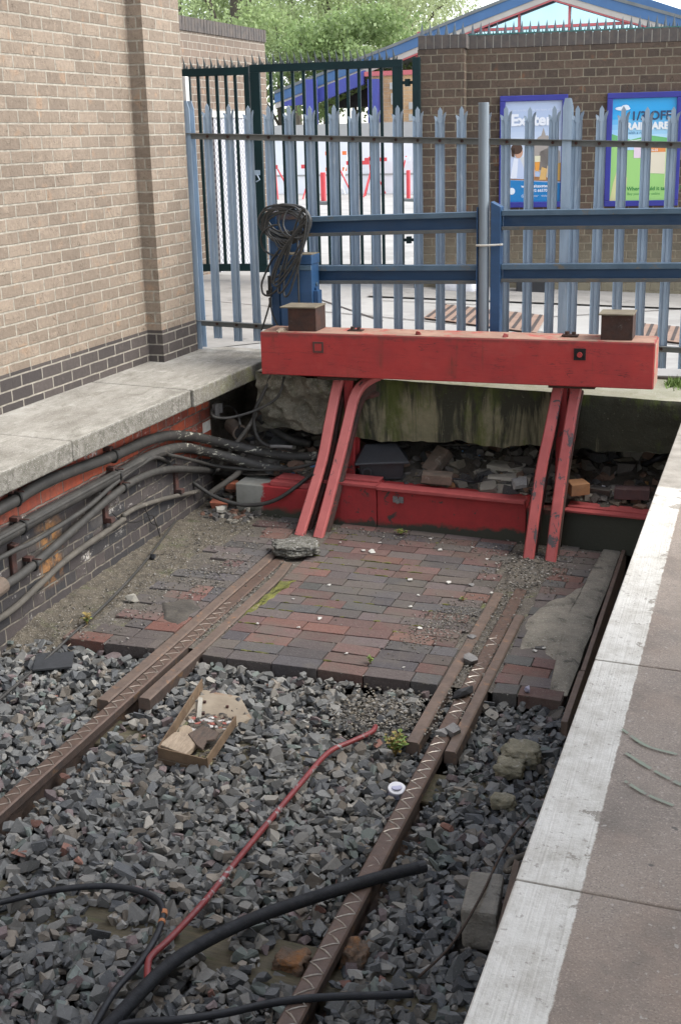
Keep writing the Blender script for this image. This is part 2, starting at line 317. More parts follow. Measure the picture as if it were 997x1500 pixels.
MT['tie'] = surf('black_cable_strap', (.014, .013, .012), None, 20, .6, bump=.1)
MT['whitetie'] = surf('pale_strap', (.60, .60, .56), (.45, .42, .36), 20, .6, bump=0)
MT['redpipe'] = surf('red_flaking_pipe', (.215, .032, .033), (.16, .028, .030), 14, .5, bump=.12, stain=(.26, .245, .24), st=(.585, .615), ss=13)
MT['pipeend'] = surf('bare_pipe_end', (.10, .082, .075), (.30, .29, .28), 30, .6, bump=.2)
MT['tray'] = surf('rusty_cream_tray', (.29, .245, .185), (.21, .17, .125), 9, .8, bump=.3, bs=60, stain=(.20, .11, .06), st=(.58, .7), ss=7)
MT['trayside'] = surf('rust_brown_tray_lip', (.185, .125, .075), (.11, .072, .045), 12, .85, bump=.4, bs=60, stain=(.30, .26, .19), st=(.6, .7), ss=10)
MT['wood'] = surf('pale_split_wood', (.40, .32, .235), (.24, .185, .135), 10, .9, bump=.7, bs=30, stain=(.13, .09, .06), st=(.6, .68), ss=10, stretch=(6, 1.2, 3))
MT['wooddark'] = surf('dark_wet_wood', (.12, .085, .065), (.06, .048, .04), 10, .85, bump=.6, bs=40, stretch=(6, 1, 3))
MT['timber'] = surf('old_sleeper_timber', (.105, .088, .055), (.062, .054, .036), 8, .85, bump=.6, bs=36, stain=(.07, .075, .035), st=(.55, .65), ss=6, stretch=(1.2, 8, 3))
MT['plastic'] = surf('black_plastic_box', (.030, .032, .036), (.022, .023, .026), 5, .45, bump=.15, bs=220)
MT['stone'] = surf('grey_stone', (0.217, 0.210, 0.203), (0.131, 0.128, 0.128), 14, .9, bump=.7, bs=40, speck=(.28, .27, .26))
MT['lichen'] = surf('lichened_concrete_lump', (0.240, 0.221, 0.163), (0.137, 0.130, 0.091), 13, .95, bump=1.0, bs=42, stain=(.30, .285, .26), st=(.58, .66), ss=22, bd=.014)
MT['conc'] = surf('broken_concrete', (0.398, 0.375, 0.323), (0.270, 0.255, 0.217), 9, .92, bump=.8, bs=46, stain=(.10, .105, .06), st=(.58, .7), ss=8)
MT['oldbrick'] = surf('dirty_loose_brick', (.165, .12, .09), (.095, .078, .062), 14, .92, bump=.7, bs=46, stain=(.24, .215, .18), st=(.6, .7), ss=12)
MT['redbrick'] = surf('red_brick_piece', (0.420, 0.133, 0.070), (0.280, 0.098, 0.063), 14, .9, bump=.6, bs=50, stain=(.14, .11, .085), st=(.56, .68), ss=10)
MT['orange'] = surf('orange_brown_stone', (0.390, 0.195, 0.085), (0.260, 0.137, 0.072), 11, .9, bump=.6, bs=46)
MT['ruststone'] = surf('rust_stained_stone', (.145, .085, .05), (.08, .065, .052), 16, .95, bump=1.0, bs=45, stain=(.21, .095, .035), st=(.53, .62), ss=12, bd=.012)
MT['maroon'] = surf('dark_maroon_brick', (.10, .050, .048), (.07, .045, .045), 14, .9, bump=.5, bs=50, stain=(.15, .12, .11), st=(.6, .7), ss=10)
MT['blockc'] = surf('coarse_grey_concrete', (.25, .235, .205), (.165, .155, .135), 12, .95, bump=1.0, bs=50, stain=(.085, .08, .07), st=(.58, .68), ss=9, bd=.012)
MT['pebbly'] = surf('pebbly_old_concrete', (.17, .165, .145), (.075, .072, .055), 26, .95, bump=1.0, bs=50, stain=(.33, .32, .30), st=(.57, .63), ss=38, speck=(.42, .42, .41), bd=.02)
MT['terracotta'] = surf('terracotta', (.42, .17, .07), (.30, .12, .055), 11, .8, bump=.2)
MT['jar'] = surf('white_plastic_lid', (.70, .70, .72), (.60, .60, .64), 20, .4, bump=0)
MT['jarside'] = surf('lilac_plastic', (.42, .42, .56), None, 20, .4, bump=0)
MT['leafy'] = surf('weed_leaf', (.16, .24, .045), (.10, .16, .03), 30, .6, bump=.1)
MT['leafdry'] = surf('weed_dry_leaf', (.30, .24, .07), (.20, .13, .05), 30, .7, bump=.1)
MT['moss'] = surf('yellow_moss', (.15, .15, .03), (.08, .085, .025), 24, .95, bump=1, bs=70, stain=(.20, .17, .11), st=(.56, .66), ss=14, bd=.01)
MT['sheet'] = surf('black_slate_sheet', (.036, .038, .042), (.026, .028, .031), 12, .7, bump=.2, bs=60)
MT['bluebarge'] = surf('blue_bargeboard', (.045, .125, .27), (.04, .105, .23), 2, .5, bump=0)
MT['bluecol'] = surf('blue_column_paint', (.045, .06, .30), (.04, .05, .24), 2, .5, bump=0)
MT['cream'] = surf('cream_soffit', (.42, .39, .35), (.36, .33, .30), 2, .7, bump=0)
MT['redtrim'] = surf('red_window_trim', (.46, .11, .12), (.40, .09, .10), 2, .5, bump=0)
MT['roof'] = surf('grey_roof', (.16, .17, .17), (.12, .13, .13), 2, .8, bump=.1)
MT['white'] = surf('white_panel', (.74, .75, .77), (.66, .68, .71), 1.2, .5, bump=0)
MT['greyband'] = surf('grey_panel', (.36, .36, .35), (.30, .30, .29), 1.2, .6, bump=0)
MT['bred'] = surf('barrier_red', (.62, .06, .07), (.52, .05, .06), 6, .5, bump=0)
MT['borange'] = surf('barrier_orange', (.78, .20, .05), (.68, .16, .04), 6, .5, bump=0)
MT['dframe'] = surf('white_door_paint', (.70, .69, .66), (.58, .57, .53), 3, .6, bump=.05)
MT['board'] = surf('orange_timber_board', (.50, .25, .10), (.42, .20, .08), 6, .7, bump=.2)
MT['palewood'] = surf('pale_timber_board', (.58, .44, .33), (.48, .36, .26), 6, .7, bump=.2)
MT['frameblue'] = surf('poster_frame_blue', (.028, .032, .27), (.022, .026, .21), 4, .4, bump=.03)
MT['bark'] = surf('tree_bark', (.10, .085, .065), (.06, .05, .04), 6, .95, bump=.6, bs=20)
MT['grass'] = surf('grass_blade', (.14, .22, .04), (.09, .15, .03), 20, .7, bump=0)
MT['chalk'] = surf('pale_green_paint', (.24, .29, .215), (.235, .24, .20), 40, .85, bump=.2)
MT['tactile'] = surf('rust_brown_grate', (.30, .20, .15), (.22, .15, .115), 8, .8, bump=.2)
MT['grate'] = surf('dark_grate_slot', (.07, .055, .05), None, 8, .8, bump=0)
MT['brickv'] = vcol('paving_brick', .85, .6, 70, .6, (.105, .092, .078))
MT['stonev'] = vcol('ballast_stone', .8, .45, 90, .3, None, .4)
MT['gritv'] = vcol('small_chips', .85, .3, 60, .2)
def leaf_mat():
    t = NT('tree_leaf'); c = t.attr(); t.done(c, .55)
    tr = t.n('ShaderNodeBsdfTranslucent'); t.l(c, tr.inputs['Color']); mx = t.n('ShaderNodeMixShader'); mx.inputs[0].default_value = .42
    t.l(t.b.outputs[0], mx.inputs[1]); t.l(tr.outputs[0], mx.inputs[2]); t.l(mx.outputs[0], t.t.nodes['Material Output'].inputs['Surface'])
    return t.m
MT['leaf'] = leaf_mat()
def pattern_mat():
    t = NT('white_door_lattice'); x, y, z = t.sep()
    cb = t.n('ShaderNodeCombineXYZ'); t.l(y, cb.inputs[0]); t.l(z, cb.inputs[1])
    ck = t.n('ShaderNodeTexChecker'); ck.inputs['Scale'].default_value = 1; ck.inputs['Color1'].default_value = (.50, .50, .52, 1); ck.inputs['Color2'].default_value = (.26, .26, .29, 1)
    mp = t.n('ShaderNodeMapping'); mp.inputs['Scale'].default_value = (26, 30, 1); t.l(cb.outputs[0], mp.inputs[0]); t.l(mp.outputs[0], ck.inputs['Vector'])
    return t.done(ck.outputs['Color'], .6)
MT['lattice'] = pattern_mat()
def glass_mat():
    t = NT('glazing'); return t.done(t.mix(t.ramp(t.noise(.35, 3), .4, .6), (.40, .57, .64), (.30, .48, .56)), .08, .85)
MT['glass'] = glass_mat()
_flat = {}
def flat(c, rough=.18):
    k = tuple(c)
    if k not in _flat:
        t = NT('print_ink'); n = t.ramp(t.noise(3, 3), .3, .7, .0, .12); _flat[k] = t.done(t.mix(n, c, mul(c, .8)), rough)
    return _flat[k]
# ------------------------------------------------------------------ mesh builder
_hulls = []
def hull_variant(cuts):
    """a small block of stone broken along random planes"""
    bm = bmesh.new(); bmesh.ops.create_cube(bm, size=2)
    for v in bm.verts: v.co *= random.uniform(.85, 1.15)
    for _ in range(cuts):
        n = Vector((random.gauss(0, 1), random.gauss(0, 1), random.gauss(0, 1))).normalized(); d = random.uniform(.55, .95)
        r = bmesh.ops.bisect_plane(bm, geom=bm.verts[:]+bm.edges[:]+bm.faces[:], dist=1e-5, plane_co=n*d, plane_no=n, clear_outer=True)
        ed = [g for g in r['geom_cut'] if isinstance(g, bmesh.types.BMEdge)]
        if len(ed) > 2: bmesh.ops.contextual_create(bm, geom=ed)
    r = bmesh.ops.convex_hull(bm, input=bm.verts[:])
    gi = [g for g in r['geom_interior'] if isinstance(g, bmesh.types.BMVert)]
    if gi: bmesh.ops.delete(bm, geom=gi, context='VERTS')
    bmesh.ops.dissolve_limit(bm, angle_limit=.08, verts=bm.verts[:], edges=bm.edges[:])
    bm.verts.ensure_lookup_table(); bm.verts.index_update()
    V = [tuple(v.co) for v in bm.verts]; Fc = [[v.index for v in f.verts] for f in bm.faces]; bm.free(); return V, Fc
HV = [hull_variant(random.randint(4, 9)) for _ in range(48)]

def crv(pts, n=6):
    P = [Vector(p) for p in pts]; out = []
    Q = [P[0]*2-P[1]] + P + [P[-1]*2-P[-2]]
    for i in range(1, len(Q)-2):
        a, b, c, d = Q[i-1], Q[i], Q[i+1], Q[i+2]
        for k in range(n):
            t = k/n
            out.append(.5*((2*b) + (c-a)*t + (2*a-5*b+4*c-d)*t*t + (3*b-a-3*c+d)*t**3))
    out.append(P[-1]); return out
class MB:
    def __init__(s): s.v = []; s.f = []; s.m = []; s.c = []
    def add(s, V, Fc, m=0, col=None):
        o = len(s.v); s.v += [tuple(x) for x in V]; s.f += [[i+o for i in f] for f in Fc]
        s.m += ([m]*len(Fc) if isinstance(m, int) else list(m)); s.c += [col]*len(Fc); return s
    def box(s, x0, x1, y0, y1, z0, z1, m=0, fn=None, col=None):
        V = [(x, y, z) for z in (z0, z1) for y in (y0, y1) for x in (x0, x1)]
        if fn: V = [fn(*v) for v in V]
        return s.add(V, [(0, 2, 3, 1), (4, 5, 7, 6), (0, 1, 5, 4), (2, 6, 7, 3), (0, 4, 6, 2), (1, 3, 7, 5)], m, col)
    def obox(s, c, d, rz=0, rx=0, ry=0, m=0, jit=0.0, col=None):
        R = Matrix.Rotation(rz, 3, 'Z') @ Matrix.Rotation(ry, 3, 'Y') @ Matrix.Rotation(rx, 3, 'X'); c = Vector(c)
        return s.box(-d[0]/2, d[0]/2, -d[1]/2, d[1]/2, -d[2]/2, d[2]/2, m,
                     lambda x, y, z: tuple(c + R @ Vector((x+random.uniform(-jit, jit), y+random.uniform(-jit, jit), z+random.uniform(-jit, jit)))), col)
    def tube(s, pts, r, n=8, m=0, caps=True, flat_=1.0):
        P = [Vector(p) for p in pts]; V = []; Fc = []; N = len(P)
        rr = r if isinstance(r, (list, tuple)) else [r]*N
        t0 = (P[1]-P[0]).normalized(); a = t0.orthogonal().normalized()
        for i, p in enumerate(P):
            t = (P[min(i+1, N-1)]-P[max(i-1, 0)]).normalized(); a = (a-t*a.dot(t)).normalized(); b = t.cross(a)
            for k in range(n):
                w = 2*math.pi*k/n; V.append(p + (a*math.cos(w)+b*math.sin(w)*flat_)*rr[i])
        for i in range(N-1):
            for k in range(n): Fc.append((i*n+k, i*n+(k+1) % n, (i+1)*n+(k+1) % n, (i+1)*n+k))
        if caps: Fc.append(tuple(range(n-1, -1, -1))); Fc.append(tuple((N-1)*n+k for k in range(n)))
        return s.add(V, Fc, m)
    def sweep(s, prof, frames, m=0, mats=None):
        """prof: closed 2D outline; frames: (origin, side, up)"""
        n = len(prof); V = []; Fc = []; mi = []
        for o, a, b in frames:
            for u, v in prof: V.append(Vector(o)+Vector(a)*u+Vector(b)*v)
        for i in range(len(frames)-1):
            for k in range(n):
                Fc.append((i*n+k, i*n+(k+1) % n, (i+1)*n+(k+1) % n, (i+1)*n+k)); mi.append(mats[k] if mats else m)
        Fc.append(tuple(range(n-1, -1, -1))); Fc.append(tuple((len(frames)-1)*n+k for k in range(n))); mi += [m, m]
        return s.add(V, Fc, mi)
    def prism(s, poly, thick, m=0, ms=None):
        """poly: 3D outline; extruded by vector thick"""
        n = len(poly); t = Vector(thick); V = [Vector(p) for p in poly]+[Vector(p)+t for p in poly]
        Fc = [tuple(range(n)), tuple(range(2*n-1, n-1, -1))]+[(i, i+n, (i+1) % n+n, (i+1) % n) for i in range(n)]
        return s.add(V, Fc, [m, m]+[m if ms is None else ms]*n)
    def rock(s, c, size, seed=None, m=0, col=None, rz=None, tilt=.5):
        V, Fc = HV[(seed if seed is not None else random.randrange(48)) % 48]
        R = Matrix.Rotation(random.uniform(0, 6.28) if rz is None else rz, 3, 'Z') @ Matrix.Rotation(random.uniform(-tilt, tilt), 3, 'X'); c = Vector(c)
        return s.add([c + R @ Vector((v[0]*size[0], v[1]*size[1], v[2]*size[2])) for v in V], Fc, m, col)
    def grid(s, fn, nu, nv, m=0):
        V = [fn(i/nu, j/nv) for j in range(nv+1) for i in range(nu+1)]
        return s.add(V, [(j*(nu+1)+i, j*(nu+1)+i+1, (j+1)*(nu+1)+i+1, (j+1)*(nu+1)+i) for j in range(nv) for i in range(nu)], m)
    def build(s, name, mat, parent=None, smooth=False, bevel=0.0, sub=0, auto=None):
        o0 = Vector(WL[parent.name]) if parent else None
        if o0 is None:
            xs = [v[0] for v in s.v]; ys = [v[1] for v in s.v]; o0 = Vector(((min(xs)+max(xs))/2, (min(ys)+max(ys))/2, min(v[2] for v in s.v)))
        me = bpy.data.meshes.new(name); me.from_pydata([tuple(Vector(v)-o0) for v in s.v], [], s.f)
        mats = mat if isinstance(mat, list) else [mat]
        for x in mats: me.materials.append(x)
        me.polygons.foreach_set('material_index', [min(i, len(mats)-1) for i in s.m])
        if any(c is not None for c in s.c):
            ca = me.color_attributes.new('Col', 'FLOAT_COLOR', 'CORNER'); buf = []
            for f, c in zip(s.f, s.c): buf += [*(c or (.2, .2, .2)), 1.0]*len(f)
            ca.data.foreach_set('color', buf)
        if smooth: me.polygons.foreach_set('use_smooth', [True]*len(me.polygons))
        me.validate(); me.update()
        if not any(c is not None for c in s.c) and len(s.f) < 4000:
            bm = bmesh.new(); bm.from_mesh(me); bmesh.ops.recalc_face_normals(bm, faces=bm.faces); bm.to_mesh(me); bm.free()
        o = bpy.data.objects.new(name, me); COL.objects.link(o)
        if parent: o.parent = parent; WL[o.name] = tuple(o0)
        else: o.location = o0; WL[o.name] = tuple(o0)
        if bevel:
            b = o.modifiers.new('bevel', 'BEVEL'); b.width = bevel; b.segments = 2; b.limit_method = 'ANGLE'; b.angle_limit = rad(35)
        return o
WL = {}
def tag(o, label, cat, group=None, kind=None):
    o['label'] = label; o['category'] = cat
    if group: o['group'] = group
    if kind: o['kind'] = kind
    return o
def thing(name, label, cat, loc, group=None):
    o = bpy.data.objects.new(name, None); o.empty_display_size = .1; COL.objects.link(o); o.location = loc; WL[o.name] = tuple(loc)
    return tag(o, label, cat, group)
def copy_tree(o, parent=None):
    c = o.copy(); COL.objects.link(c)
    if parent: c.parent = parent
    for ch in list(o.children): copy_tree(ch, c)
    return c
def text_geo(txt, size, org, ux, uy, align='LEFT', bold=0.0):
    cu = bpy.data.curves.new('lettering', 'FONT'); cu.body = txt; cu.size = size; cu.align_x = align; cu.offset = bold; cu.resolution_u = 3
    ob = bpy.data.objects.new('lettering', cu); COL.objects.link(ob); dg = bpy.context.evaluated_depsgraph_get(); dg.update()
    me = bpy.data.meshes.new_from_object(ob.evaluated_get(dg))
    V = [Vector(org)+Vector(ux)*v.co.x+Vector(uy)*v.co.y for v in me.vertices]; Fc = [list(p.vertices) for p in me.polygons]
    bpy.data.objects.remove(ob); bpy.data.meshes.remove(me); bpy.data.curves.remove(cu); return V, Fc
nz = lambda x, y, z=0.0: noise.noise(Vector((x, y, z)))
# ================================================================== SETTING
def sheet(name, fn, nu, nv, mat, label, cat, kind='structure', smooth=True):
    o = MB().grid(fn, nu, nv).build(name, mat, smooth=smooth); return tag(o, label, cat, kind=kind)
def gnd(x): return ZL - K*max(-7, min(5, x))
# street beyond the end wall: one sheet reaching the horizon
def street_fn(u, v):
    x = -320+640*u if False else (abs(2*u-1)**2.6)*(420 if u > .5 else -420)
    y = 8.86 + 900*v**3
    return (x, y, gnd(x) - .006)
sheet('street', street_fn, 60, 50, MT['street'], 'pale concrete street spreading out beyond the palisade fence', 'street')
# bed under the ballast
sheet('track_bed', lambda u, v: (-1.70+3.30*u, -14+22.2*v, zt(-1.70+3.30*u, -.155)+.012*nz(u*14, v*80)), 40, 160, MT['dirt'], 'dark soil bed under the grey track ballast', 'track bed')
# left platform of three slab lengths with open joints, its edge stepping out at the end
mb = MB()
def slab(y0, y1, xe0, xe1):
    xs = [-9.0, -6, -3.6, -2.4]; rows = []
    P = [(-9, y0), (xe0, y0), (xe1, y1), (-9, y1)]
    V = [(x, y, zt(x, ZL)-(.004*(.5+nz(x*3, y*3)))) for x, y in P] + [(x, y, zt(x, ZL)-.118) for x, y in P]
    mb.add(V, [(0, 1, 2, 3), (7, 6, 5, 4), (0, 4, 5, 1), (1, 5, 6, 2), (2, 6, 7, 3), (3, 7, 4, 0)])
slab(-14, 2.1, -1.49, -1.489); slab(2.103, 5.83, -1.489, -1.487); slab(5.832, 7.28, -1.486, -1.452); slab(7.290, 8.855, -1.437, -1.385)
o = mb.build('platform', MT['coping'], bevel=.010); tag(o, 'weathered pale concrete platform strip running beside the tan brick building', 'platform', kind='structure')
# right platform with worn white edge
mb = MB()
def edge(y): return 1.478+.0128*y + .004*nz(y*1.7, 3.1)
yb = [-14, 0.2, 2.54, 3.86, 6.03, 7.15, 8.02]
for a, b in zip(yb[:-1], yb[1:]):
    g = .0012; P = [(edge(a), a+g), (9, a+g), (9, b-g), (edge(b), b-g)]
    dz = random.uniform(-.003, .003)
    V = [(x, y, zt(x, ZL)+dz) for x, y in P]+[(x, y, zt(x, ZL)-.13) for x, y in P]
    mb.add(V, [(0, 1, 2, 3), (7, 6, 5, 4), (0, 4, 5, 1), (1, 5, 6, 2), (2, 6, 7, 3), (3, 7, 4, 0)])
o = mb.build('platform', MT['rplat'], bevel=.005); tag(o, 'pinkish grey platform paving with a worn white painted edge', 'platform', kind='structure')
# paint marks on it
mb = MB()
for (a, b, c) in (((910, 1068), (945, 1092), (990, 1105)), ((915, 1103), (952, 1126), (997, 1150)), ((914, 1144), (945, 1163), (985, 1180))):
    p = [gz(*q, ZL+.004) for q in crv([(a[0], a[1], 0), (b[0], b[1], 0), (c[0], c[1], 0)], 8) for q in [(q[0], q[1])]]
    for i in range(len(p)-1):
        w0 = .004+.004*abs(nz(i*.9, a[1])); d = Vector((.5, .85, 0))
        if nz(i*.7, a[0]*.3) > .35: continue
        mb.add([p[i]-d*w0, p[i+1]-d*w0, p[i+1]+d*w0*1.6, p[i]+d*w0*1.6], [(0, 1, 2, 3)])
tag(mb.build('paint_mark', MT['chalk']), 'three faint pale green paint strokes on the right platform', 'paint mark', kind='structure')
# walls under the platforms
mb = MB(); mb.box(-2.2, -1.632, -14, 7.96, -.25, .915)
o = mb.build('platform_wall', MT['pwall']); tag(o, 'low wall of red over blue-black bricks below the left platform, hung with cables', 'wall')
mb = MB(); mb.box(1.62, 2.1, -14, 8.0, -.3, .745)
o = mb.build('platform_wall', MT['ledge']); tag(o, 'mossy wall in the gap under the white edged right platform', 'wall')
# end wall: a thick concrete edge over a hollow
def botz(x): return .545 + .035*nz(x*4, 1.0) + .02*nz(x*13, 2) + (.05 if x < -.75 else 0)
XA, XB = -.72, 1.66
mb = MB()
def face(u, v):
    x = XA+(XB-XA)*u; zb = botz(x); zt_ = zt(x, ZL)
    z = zb+(zt_-zb)*v
    return (x, 8.045+.02*(x)*.5+.012*nz(x*5, z*5)+.006*nz(x*19, z*19)-(.0 if v < .97 else -.012), z)
mb.grid(face, 90, 16)
mb.grid(lambda u, v: (XA+(XB-XA)*u, 8.075+.775*v, zt(XA+(XB-XA)*u, ZL)+.003*nz(u*20, v*9)-.002), 60, 6, m=1)
n = len(mb.v); mb.grid(lambda u, v: (XA+(XB-XA)*u, 8.05+.7*v, botz(XA+(XB-XA)*u)+.05*v), 60, 4, m=0)
mb.grid(lambda u, v: (XA+.002, 8.05+.78*v, .56+(zt(XA, ZL)-.56)*u), 4, 4)
o = mb.build('concrete_wall', [MT['endwall'], MT['ledge']], smooth=True); tag(o, 'black and green stained concrete end wall with a ragged foot behind the buffer stop', 'wall')
mb = MB()   # rough lump of concrete at the left of the end wall
def rf(u, v):
    x = -1.30+.575*u; zb = .60+.05*nz(x*6, 4)-.03*u; z = zb+(zt(x, ZL)-.004-zb)*v
    return (x, 8.0+.09*nz(x*5, z*6)+.05*nz(x*14, z*14)+.02*nz(x*34, z*34)+.10*(1-u)*(1-v), z)
mb.grid(rf, 40, 26)
mb.grid(lambda u, v: (-1.30+.575*u, 8.02+.83*v, zt(-1.30+.575*u, ZL)-.003+.004*nz(u*9, v*9)), 12, 8)
mb.grid(lambda u, v: (-1.30+.575*u, 8.06+.7*v, .60+.05*nz((-1.30+.575*u)*6, 4)-.03*u+.04*v), 12, 4)
mb.grid(lambda u, v: (-1.302, 8.1+.7*v, .62+.36*u), 4, 4)
o = mb.build('concrete_block', MT['rough'], smooth=True); tag(o, 'rough lichened concrete mass under the left end of the red beam', 'concrete')
# hollow under it
mb = MB(); mb.box(-2.2, 2.2, 8.78, 8.84, -.2, .9); mb.box(-2.2, -1.70, 7.98, 8.78, -.2, .86); mb.box(1.70, 2.2, 8.03, 8.78, -.2, .70)
o = mb.build('earth_bank', MT['void']); tag(o, 'dark earth at the back of the hollow under the end wall', 'earth', kind='structure')
def rubz(x, y): return zt(x, .245) + .20*max(0, min(1, (y-7.98)/.6)) + .03*nz(x*5, y*5) + .02*nz(x*14, y*14)
sheet('rubble_floor', lambda u, v: (-1.7+3.4*u, 7.90+.9*v, rubz(-1.7+3.4*u, 7.9+.9*v)), 90, 30, MT['void'], 'dark damp soil between the red ground sleeper and end wall', 'soil')
# ------------------------------------------------------------------ paving
MID = (-.615, .61)
def pave_front(x): return 5.392+.045*(x+1.2)
mb = MB()
rowp, bl = .1175, .2365
def bcol():
    r = random.random()
    if r < .27: c = (.120, .066, .057)
    elif r < .36: c = (.155, .072, .055)
    elif r < .68: c = (.078, .071, .072)
    else: c = (.096, .077, .072)
    k = random.uniform(.92, 1.32); g = sum(c)/3; return tuple(min(1, (q*.82+g*.20)*k*random.uniform(.96, 1.04)) for q in c)
for i in range(22):
    y0 = i*rowp; off = (i % 2)*bl/2+random.uniform(-.02, .02)
    for xa, xb in ((-1.40, -.862), (-.608, .606), (.856, 1.20)):
        x = xa - (off if xa < -1.2 or xa > .8 else (off % (bl/2)))
        while x < xb-.012:
            L = bl if random.random() > .08 else bl/2
            a, b = max(x, xa), min(x+L, xb); x += L
            if b-a < .05: continue
            cx, cy = (a+b)/2, pave_front((a+b)/2)+y0+rowp/2
            if cy > 7.78: continue
            lim = -1.27+.10*nz(cy*1.6, 5)+max(0, (cy-6.0))*.115
            if cx < lim: continue
            if cx > .6 and cx < .85: continue
            g = .0028; h = random.gauss(0, .0014); tx, ty = random.gauss(0, .006), random.gauss(0, .008); c = bcol(); sk = random.gauss(0, .004)
            if cx < -.9 and cy < 5.7: c = random.choice([(.085, .075, .073), (.15, .07, .055), (.09, .075, .07)])
            def fn(X, Y, Z): return (X, Y+.045*(X-cx)+sk*(X-cx)/.1, zt(X, Z)+(tx*(X-cx)+ty*(Y-cy) if Z > -.03 else 0))
            mb.box(a+g, b-g, cy-rowp/2+g, cy+rowp/2-g, -.068, h, 0, fn, c)
o = mb.build('brick_paving', MT['brickv'], bevel=.0025); tag(o, 'worn red and blue-black brick paving laid between the rails', 'paving', kind='structure')
# soil between and beside the bricks
def soil(name, x0, x1, y0, y1, z, amp, mat, label, nu=40, nv=60, edge_=.03):
    def fn(u, v):
        x = x0+(x1-x0)*u; y = y0+(y1-y0)*v
        e = min(u, 1-u, v, 1-v)
        return (x+(edge_*nz(y*5, u*3) if e == 0 else 0), y+(edge_*nz(x*5, 7+v) if e == 0 else 0), zt(x, z)+amp*nz(x*6, y*6)+amp*.5*nz(x*21, y*21))
    return sheet(name, fn, nu, nv, mat, label, 'soil')
soil('joint_soil', -1.40, 1.20, 5.50, 7.80, -.012, .003, MT['slotdirt'], 'gritty soil filling the joints of the brick paving', 60, 60, 0)
def gutter(u, v):
    y = 5.12+2.8*v; w = .27+.14*v+.06*nz(y*3, 2)+.05*nz(y*9, 4); x = -1.66+(w+.16*max(0, v-.2))*u
    return (x, y, zt(x, -.004)+.03*(1-u)**2+.013*nz(x*8, y*8)+.009*nz(x*25, y*25)+.006*nz(x*60, y*60)-(.02 if u == 1 else 0)-.12*max(0, 1-v/.12)**1.5)
sheet('gritty_gutter', gutter, 36, 190, MT['grit'], 'mossy grit lying along the foot of the left platform wall', 'grit')
def patch(name, outline, z, th, mat, label, cat, n=2, kind='structure'):
    """low irregular patch with a domed middle and ragged outline"""
    P = []
    for i, p in enumerate(outline):
        q = outline[(i+1) % len(outline)]
        for k in range(5):
            t = k/5; x = p[0]+(q[0]-p[0])*t; y = p[1]+(q[1]-p[1])*t
            P.append((x+.02*nz(x*14, y*14, 3), y+.025*nz(x*14, y*14, 8)))
    cx = sum(p[0] for p in P)/len(P); cy = sum(p[1] for p in P)/len(P); V = []; Fc = []; rings = 7
    for r in range(rings+1):
        k = 1-r/rings
        for x, y in P:
            X, Y = cx+(x-cx)*k, cy+(y-cy)*k
            V.append((X, Y, zt(X, z)+(-.012 if r == 0 else th*(1-k**6)+.004*nz(X*17, Y*17)+.003*nz(X*40, Y*40))))
    m = len(P)
    for r in range(rings):
        for i in range(m): Fc.append((r*m+i, r*m+(i+1) % m, (r+1)*m+(i+1) % m, (r+1)*m+i))
    o = MB().add(V, Fc).build(name, mat, smooth=True); return tag(o, label, cat, kind=kind)
patch('concrete_pad', [(.86, 6.46), (.93, 6.78), (1.04, 6.96), (1.10, 7.2), (1.13, 7.9), (1.225, 7.9), (1.225, 6.6), (1.215, 5.58), (1.13, 5.56), (1.12, 5.9), (1.06, 6.0), (1.0, 6.10), (.90, 6.03)],
      .004, .012, MT['pad'], 'cracked pale concrete patch over the paving beside the right platform', 'concrete patch')
patch('mortar_patch', [(-1.0, 5.78), (-.88, 5.72), (-.87, 6.0), (-.98, 6.12), (-1.12, 6.0)], .003, .006, MT['dirt'], 'dark smear of dried mortar on the left paving bricks', 'mortar patch')
patch('grit_patch', [(.64, 7.0), (.78, 6.95), (.9, 7.2), (.88, 7.55), (.68, 7.6), (.6, 7.3)], .002, .004, MT['slotdirt'], 'scatter of grit around the foot of the right struts', 'grit')
patch('moss_patch', [(-.61, 6.60), (-.52, 6.64), (-.55, 6.3), (-.585, 6.0), (-.612, 6.0), (-.612, 6.3)], .000, .006, MT['moss'], 'yellow green moss beside the left hand check rail', 'moss', kind='stuff')
mb = MB(); random.seed(77)
for _ in range(150):
    r_ = random.randrange(1, 19); x_ = random.gauss(-.25, .28); y_ = pave_front(x_)+r_*rowp
    if not -.6 < x_ < .6 or y_ > 7.6 or nz(x_*2.5, y_*2.5) < -.05: continue
    mb.rock((x_, y_, zt(x_, .0)), (random.uniform(.01, .035), random.uniform(.003, .006), .004), None, 0, None, random.gauss(.04, .05), .1)
tag(mb.build('joint_moss', MT['moss']), 'threads of yellow green moss in the joints of the paving', 'moss', kind='stuff')
